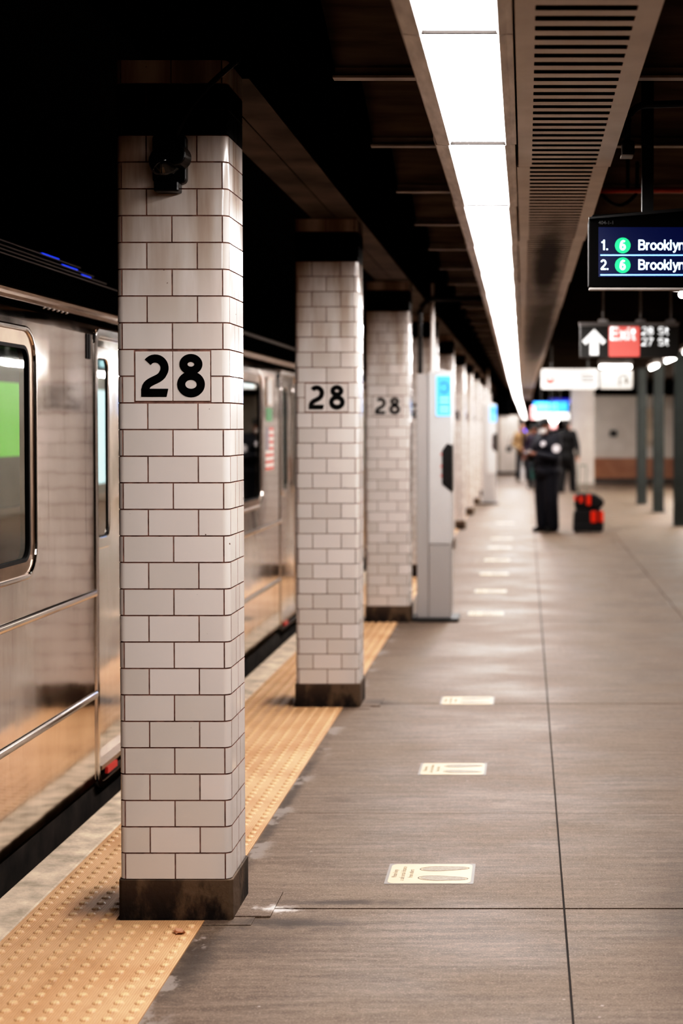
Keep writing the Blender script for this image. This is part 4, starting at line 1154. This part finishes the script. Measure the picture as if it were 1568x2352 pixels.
# person in plum top, half hidden on the left of the one in black cap
person('person in plum top and dark cap half hidden left of the black cap', (.235,40.0,0), -.5, 1.68,
   {1: (.26,-.20,.98), -1: (-.27,-.12,.88)}, {1: (.28,.02,1.12), -1: (-.29,.02,1.12)}, FT, KN, SKIN2, 'jacket', PURPC, DENIM, .02, BLACKC, False, HAIR, .2, 1.05)
t = thing('tote_bag', 'dark teal bag hanging beside the person in plum top', 'bag', (.20, 39.70, .24))
bm = bmesh.new(); prism(bm, [(-.07,0),(.07,0),(.085,.26),(-.085,.26)], 'y', -.05, .05); obj('bag_body', bm, TEALB, t, bevel=.02)
bm = bmesh.new(); tube(bm, [(-.06,0,.25)] + [(.06*-math.cos(PI*i/8), 0, .25+.36*math.sin(PI*i/8)) for i in range(1,8)] + [(.06,0,.25)], .008, 6); obj('strap', bm, TEALB, t)
# person in tan jacket
p4, jk = person('person in open tan jacket and dark jeans, hands joined, far down the platform', (-.09,45.5,0), .05, 1.70,
   {1: (.05,-.26,.97), -1: (-.05,-.26,.97)}, {1: (.29,-.02,1.10), -1: (-.29,-.02,1.10)}, {1: (.14,0,.08), -1: (-.14,0,.08)}, {1: (.13,-.02,.49), -1: (-.13,-.02,.49)}, SKIN, 'jacket', TAN, DENIM, .04, None, False, HAIR, .1, 1.02)
bm = bmesh.new(); prism(bm, [(-.045,1.46),(.045,1.46),(.03,1.2),(.02,1.0),(-.02,1.0),(-.03,1.2)], 'y', -.19, -.10); obj('shirt_front', bm, BLACKC, p4, bevel=.01)
t = thing('shoulder_bag', 'small black bag at the hip of the person in tan jacket', 'bag', (-.50, 45.36, .86))
bm = bmesh.new(); prism(bm, rrect(-.07,.07,0,.17,.03,3), 'y', -.10, .10); obj('bag_body', bm, BAGBLK, t, bevel=.01)
bm = bmesh.new(); tube(bm, [(-.0,0,.16),(.0,.0,.30),(.04,.0,.42),(.08,.0,.48)], .012, 6); obj('strap', bm, BAGBLK, t)

# ------------------------------------------------------------------ wheeled suitcase with a bag strapped on top
t = thing('wheeled_suitcase', 'black wheeled suitcase with red patches and raised pull handle', 'suitcase', (.955, 23.35, 0))
bm = bmesh.new(); prism(bm, [(-.235,.03),(-.20,.02),(.20,.02),(.232,.04),(.235,.18),(.20,.36),(-.19,.36),(-.22,.30)], 'y', -.13, .13); obj('case_body', bm, BAGBLK, t, bevel=.025)
for (x0, x1, z0, z1) in ((.035,.128,.16,.34), (.165,.232,.165,.335)):
    bm = bmesh.new(); prism(bm, rrect(x0,x1,z0,z1,.02,3), 'y', -.155, -.12); obj('red_pocket', bm, REDB, t, bevel=.008)
bm = bmesh.new(); box(bm, -.20,.20,-.145,-.12,.03,.13); obj('front_pocket', bm, BAGBLK, t, bevel=.01)
for x in (-.19,.19):
    bm = bmesh.new(); bmesh.ops.create_cone(bm, cap_ends=True, segments=16, radius1=.03, radius2=.03, depth=.03, matrix=Matrix.Translation((x,.10,.03)) @ Matrix.Rotation(PI/2,4,'Y')); obj('wheel', bm, RUBBER, t)
for sx in (-1, 1):
    bm = bmesh.new(); x = -.085+sx*.052
    tube(bm, [(x-.015,.145,.30),(x,.145,.66),(x+.012,.145,1.0)], .011, 8); obj('handle_tube', bm, HANDLE, t)
bm = bmesh.new(); tube(bm, [(-.135,.145,1.0),(-.125,.145,1.025),(-.025,.145,1.025),(-.02,.145,1.0)], .016, 8); obj('handle_grip', bm, HANDLE, t)
t = thing('duffel_bag', 'black duffel bag with red straps lying on top of the suitcase', 'bag', (.955, 23.35, .362))
bm = bmesh.new(); prism(bm, [(-.205,.0),(.17,.0),(.255,.09),(.215,.16),(.10,.235),(-.17,.245),(-.21,.18)], 'y', -.12, .12); obj('bag_body', bm, BAGBLK, t, bevel=.035)
for (x0, x1, z0, z1) in ((-.22,-.185,.13,.21), (-.14,-.085,.10,.205), (-.03,.04,.06,.22)):
    bm = bmesh.new(); prism(bm, rrect(x0,x1,z0,z1,.012,2), 'y', -.135, -.10); obj('red_strap', bm, REDB, t, bevel=.005)

# ------------------------------------------------------------------ camera, world, view
cam = bpy.data.cameras.new('camera'); co = bpy.data.objects.new('camera', cam); col.objects.link(co); scene.camera = co
TH = .024; FPX = 3500.0
cam.sensor_fit = 'VERTICAL'; cam.sensor_height = 36.0; cam.lens = FPX/2352*36
co.location = (0,0,1.637); co.rotation_euler = (PI/2-TH, 0, 0)
cam.shift_x = -(1207-784)/2352; cam.shift_y = (978-1176+FPX*math.tan(TH))/2352
cam.clip_start = .1; cam.clip_end = 300
cam.dof.use_dof = True; cam.dof.focus_distance = 5.15; cam.dof.aperture_fstop = 2.1
w = bpy.data.worlds.new('world'); scene.world = w; w.use_nodes = True
w.node_tree.nodes['Background'].inputs[0].default_value = (.5,.45,.4,1); w.node_tree.nodes['Background'].inputs[1].default_value = .01
scene.view_settings.view_transform = 'Standard'; scene.view_settings.look = 'None'
vs = scene.view_settings; vs.use_curve_mapping = True; cm = vs.curve_mapping; cv = cm.curves[3]
for (x, y) in ((.01,.002),(.035,.019),(.10,.088),(.28,.335),(.60,.76)): cv.points.new(x, y)
cm.update()
scene.view_settings.exposure = 0.14; scene.view_settings.gamma = 1.0
scene.cycles.max_bounces = 7; scene.cycles.diffuse_bounces = 3; scene.cycles.glossy_bounces = 4
scene.cycles.use_adaptive_sampling = True; scene.cycles.adaptive_threshold = .09; scene.cycles.adaptive_min_samples = 16
scene.cycles.transparent_max_bounces = 12
scene.cycles.sample_clamp_indirect = 6; scene.cycles.caustics_reflective = False; scene.cycles.caustics_refractive = False
scene.cycles.use_denoising = True
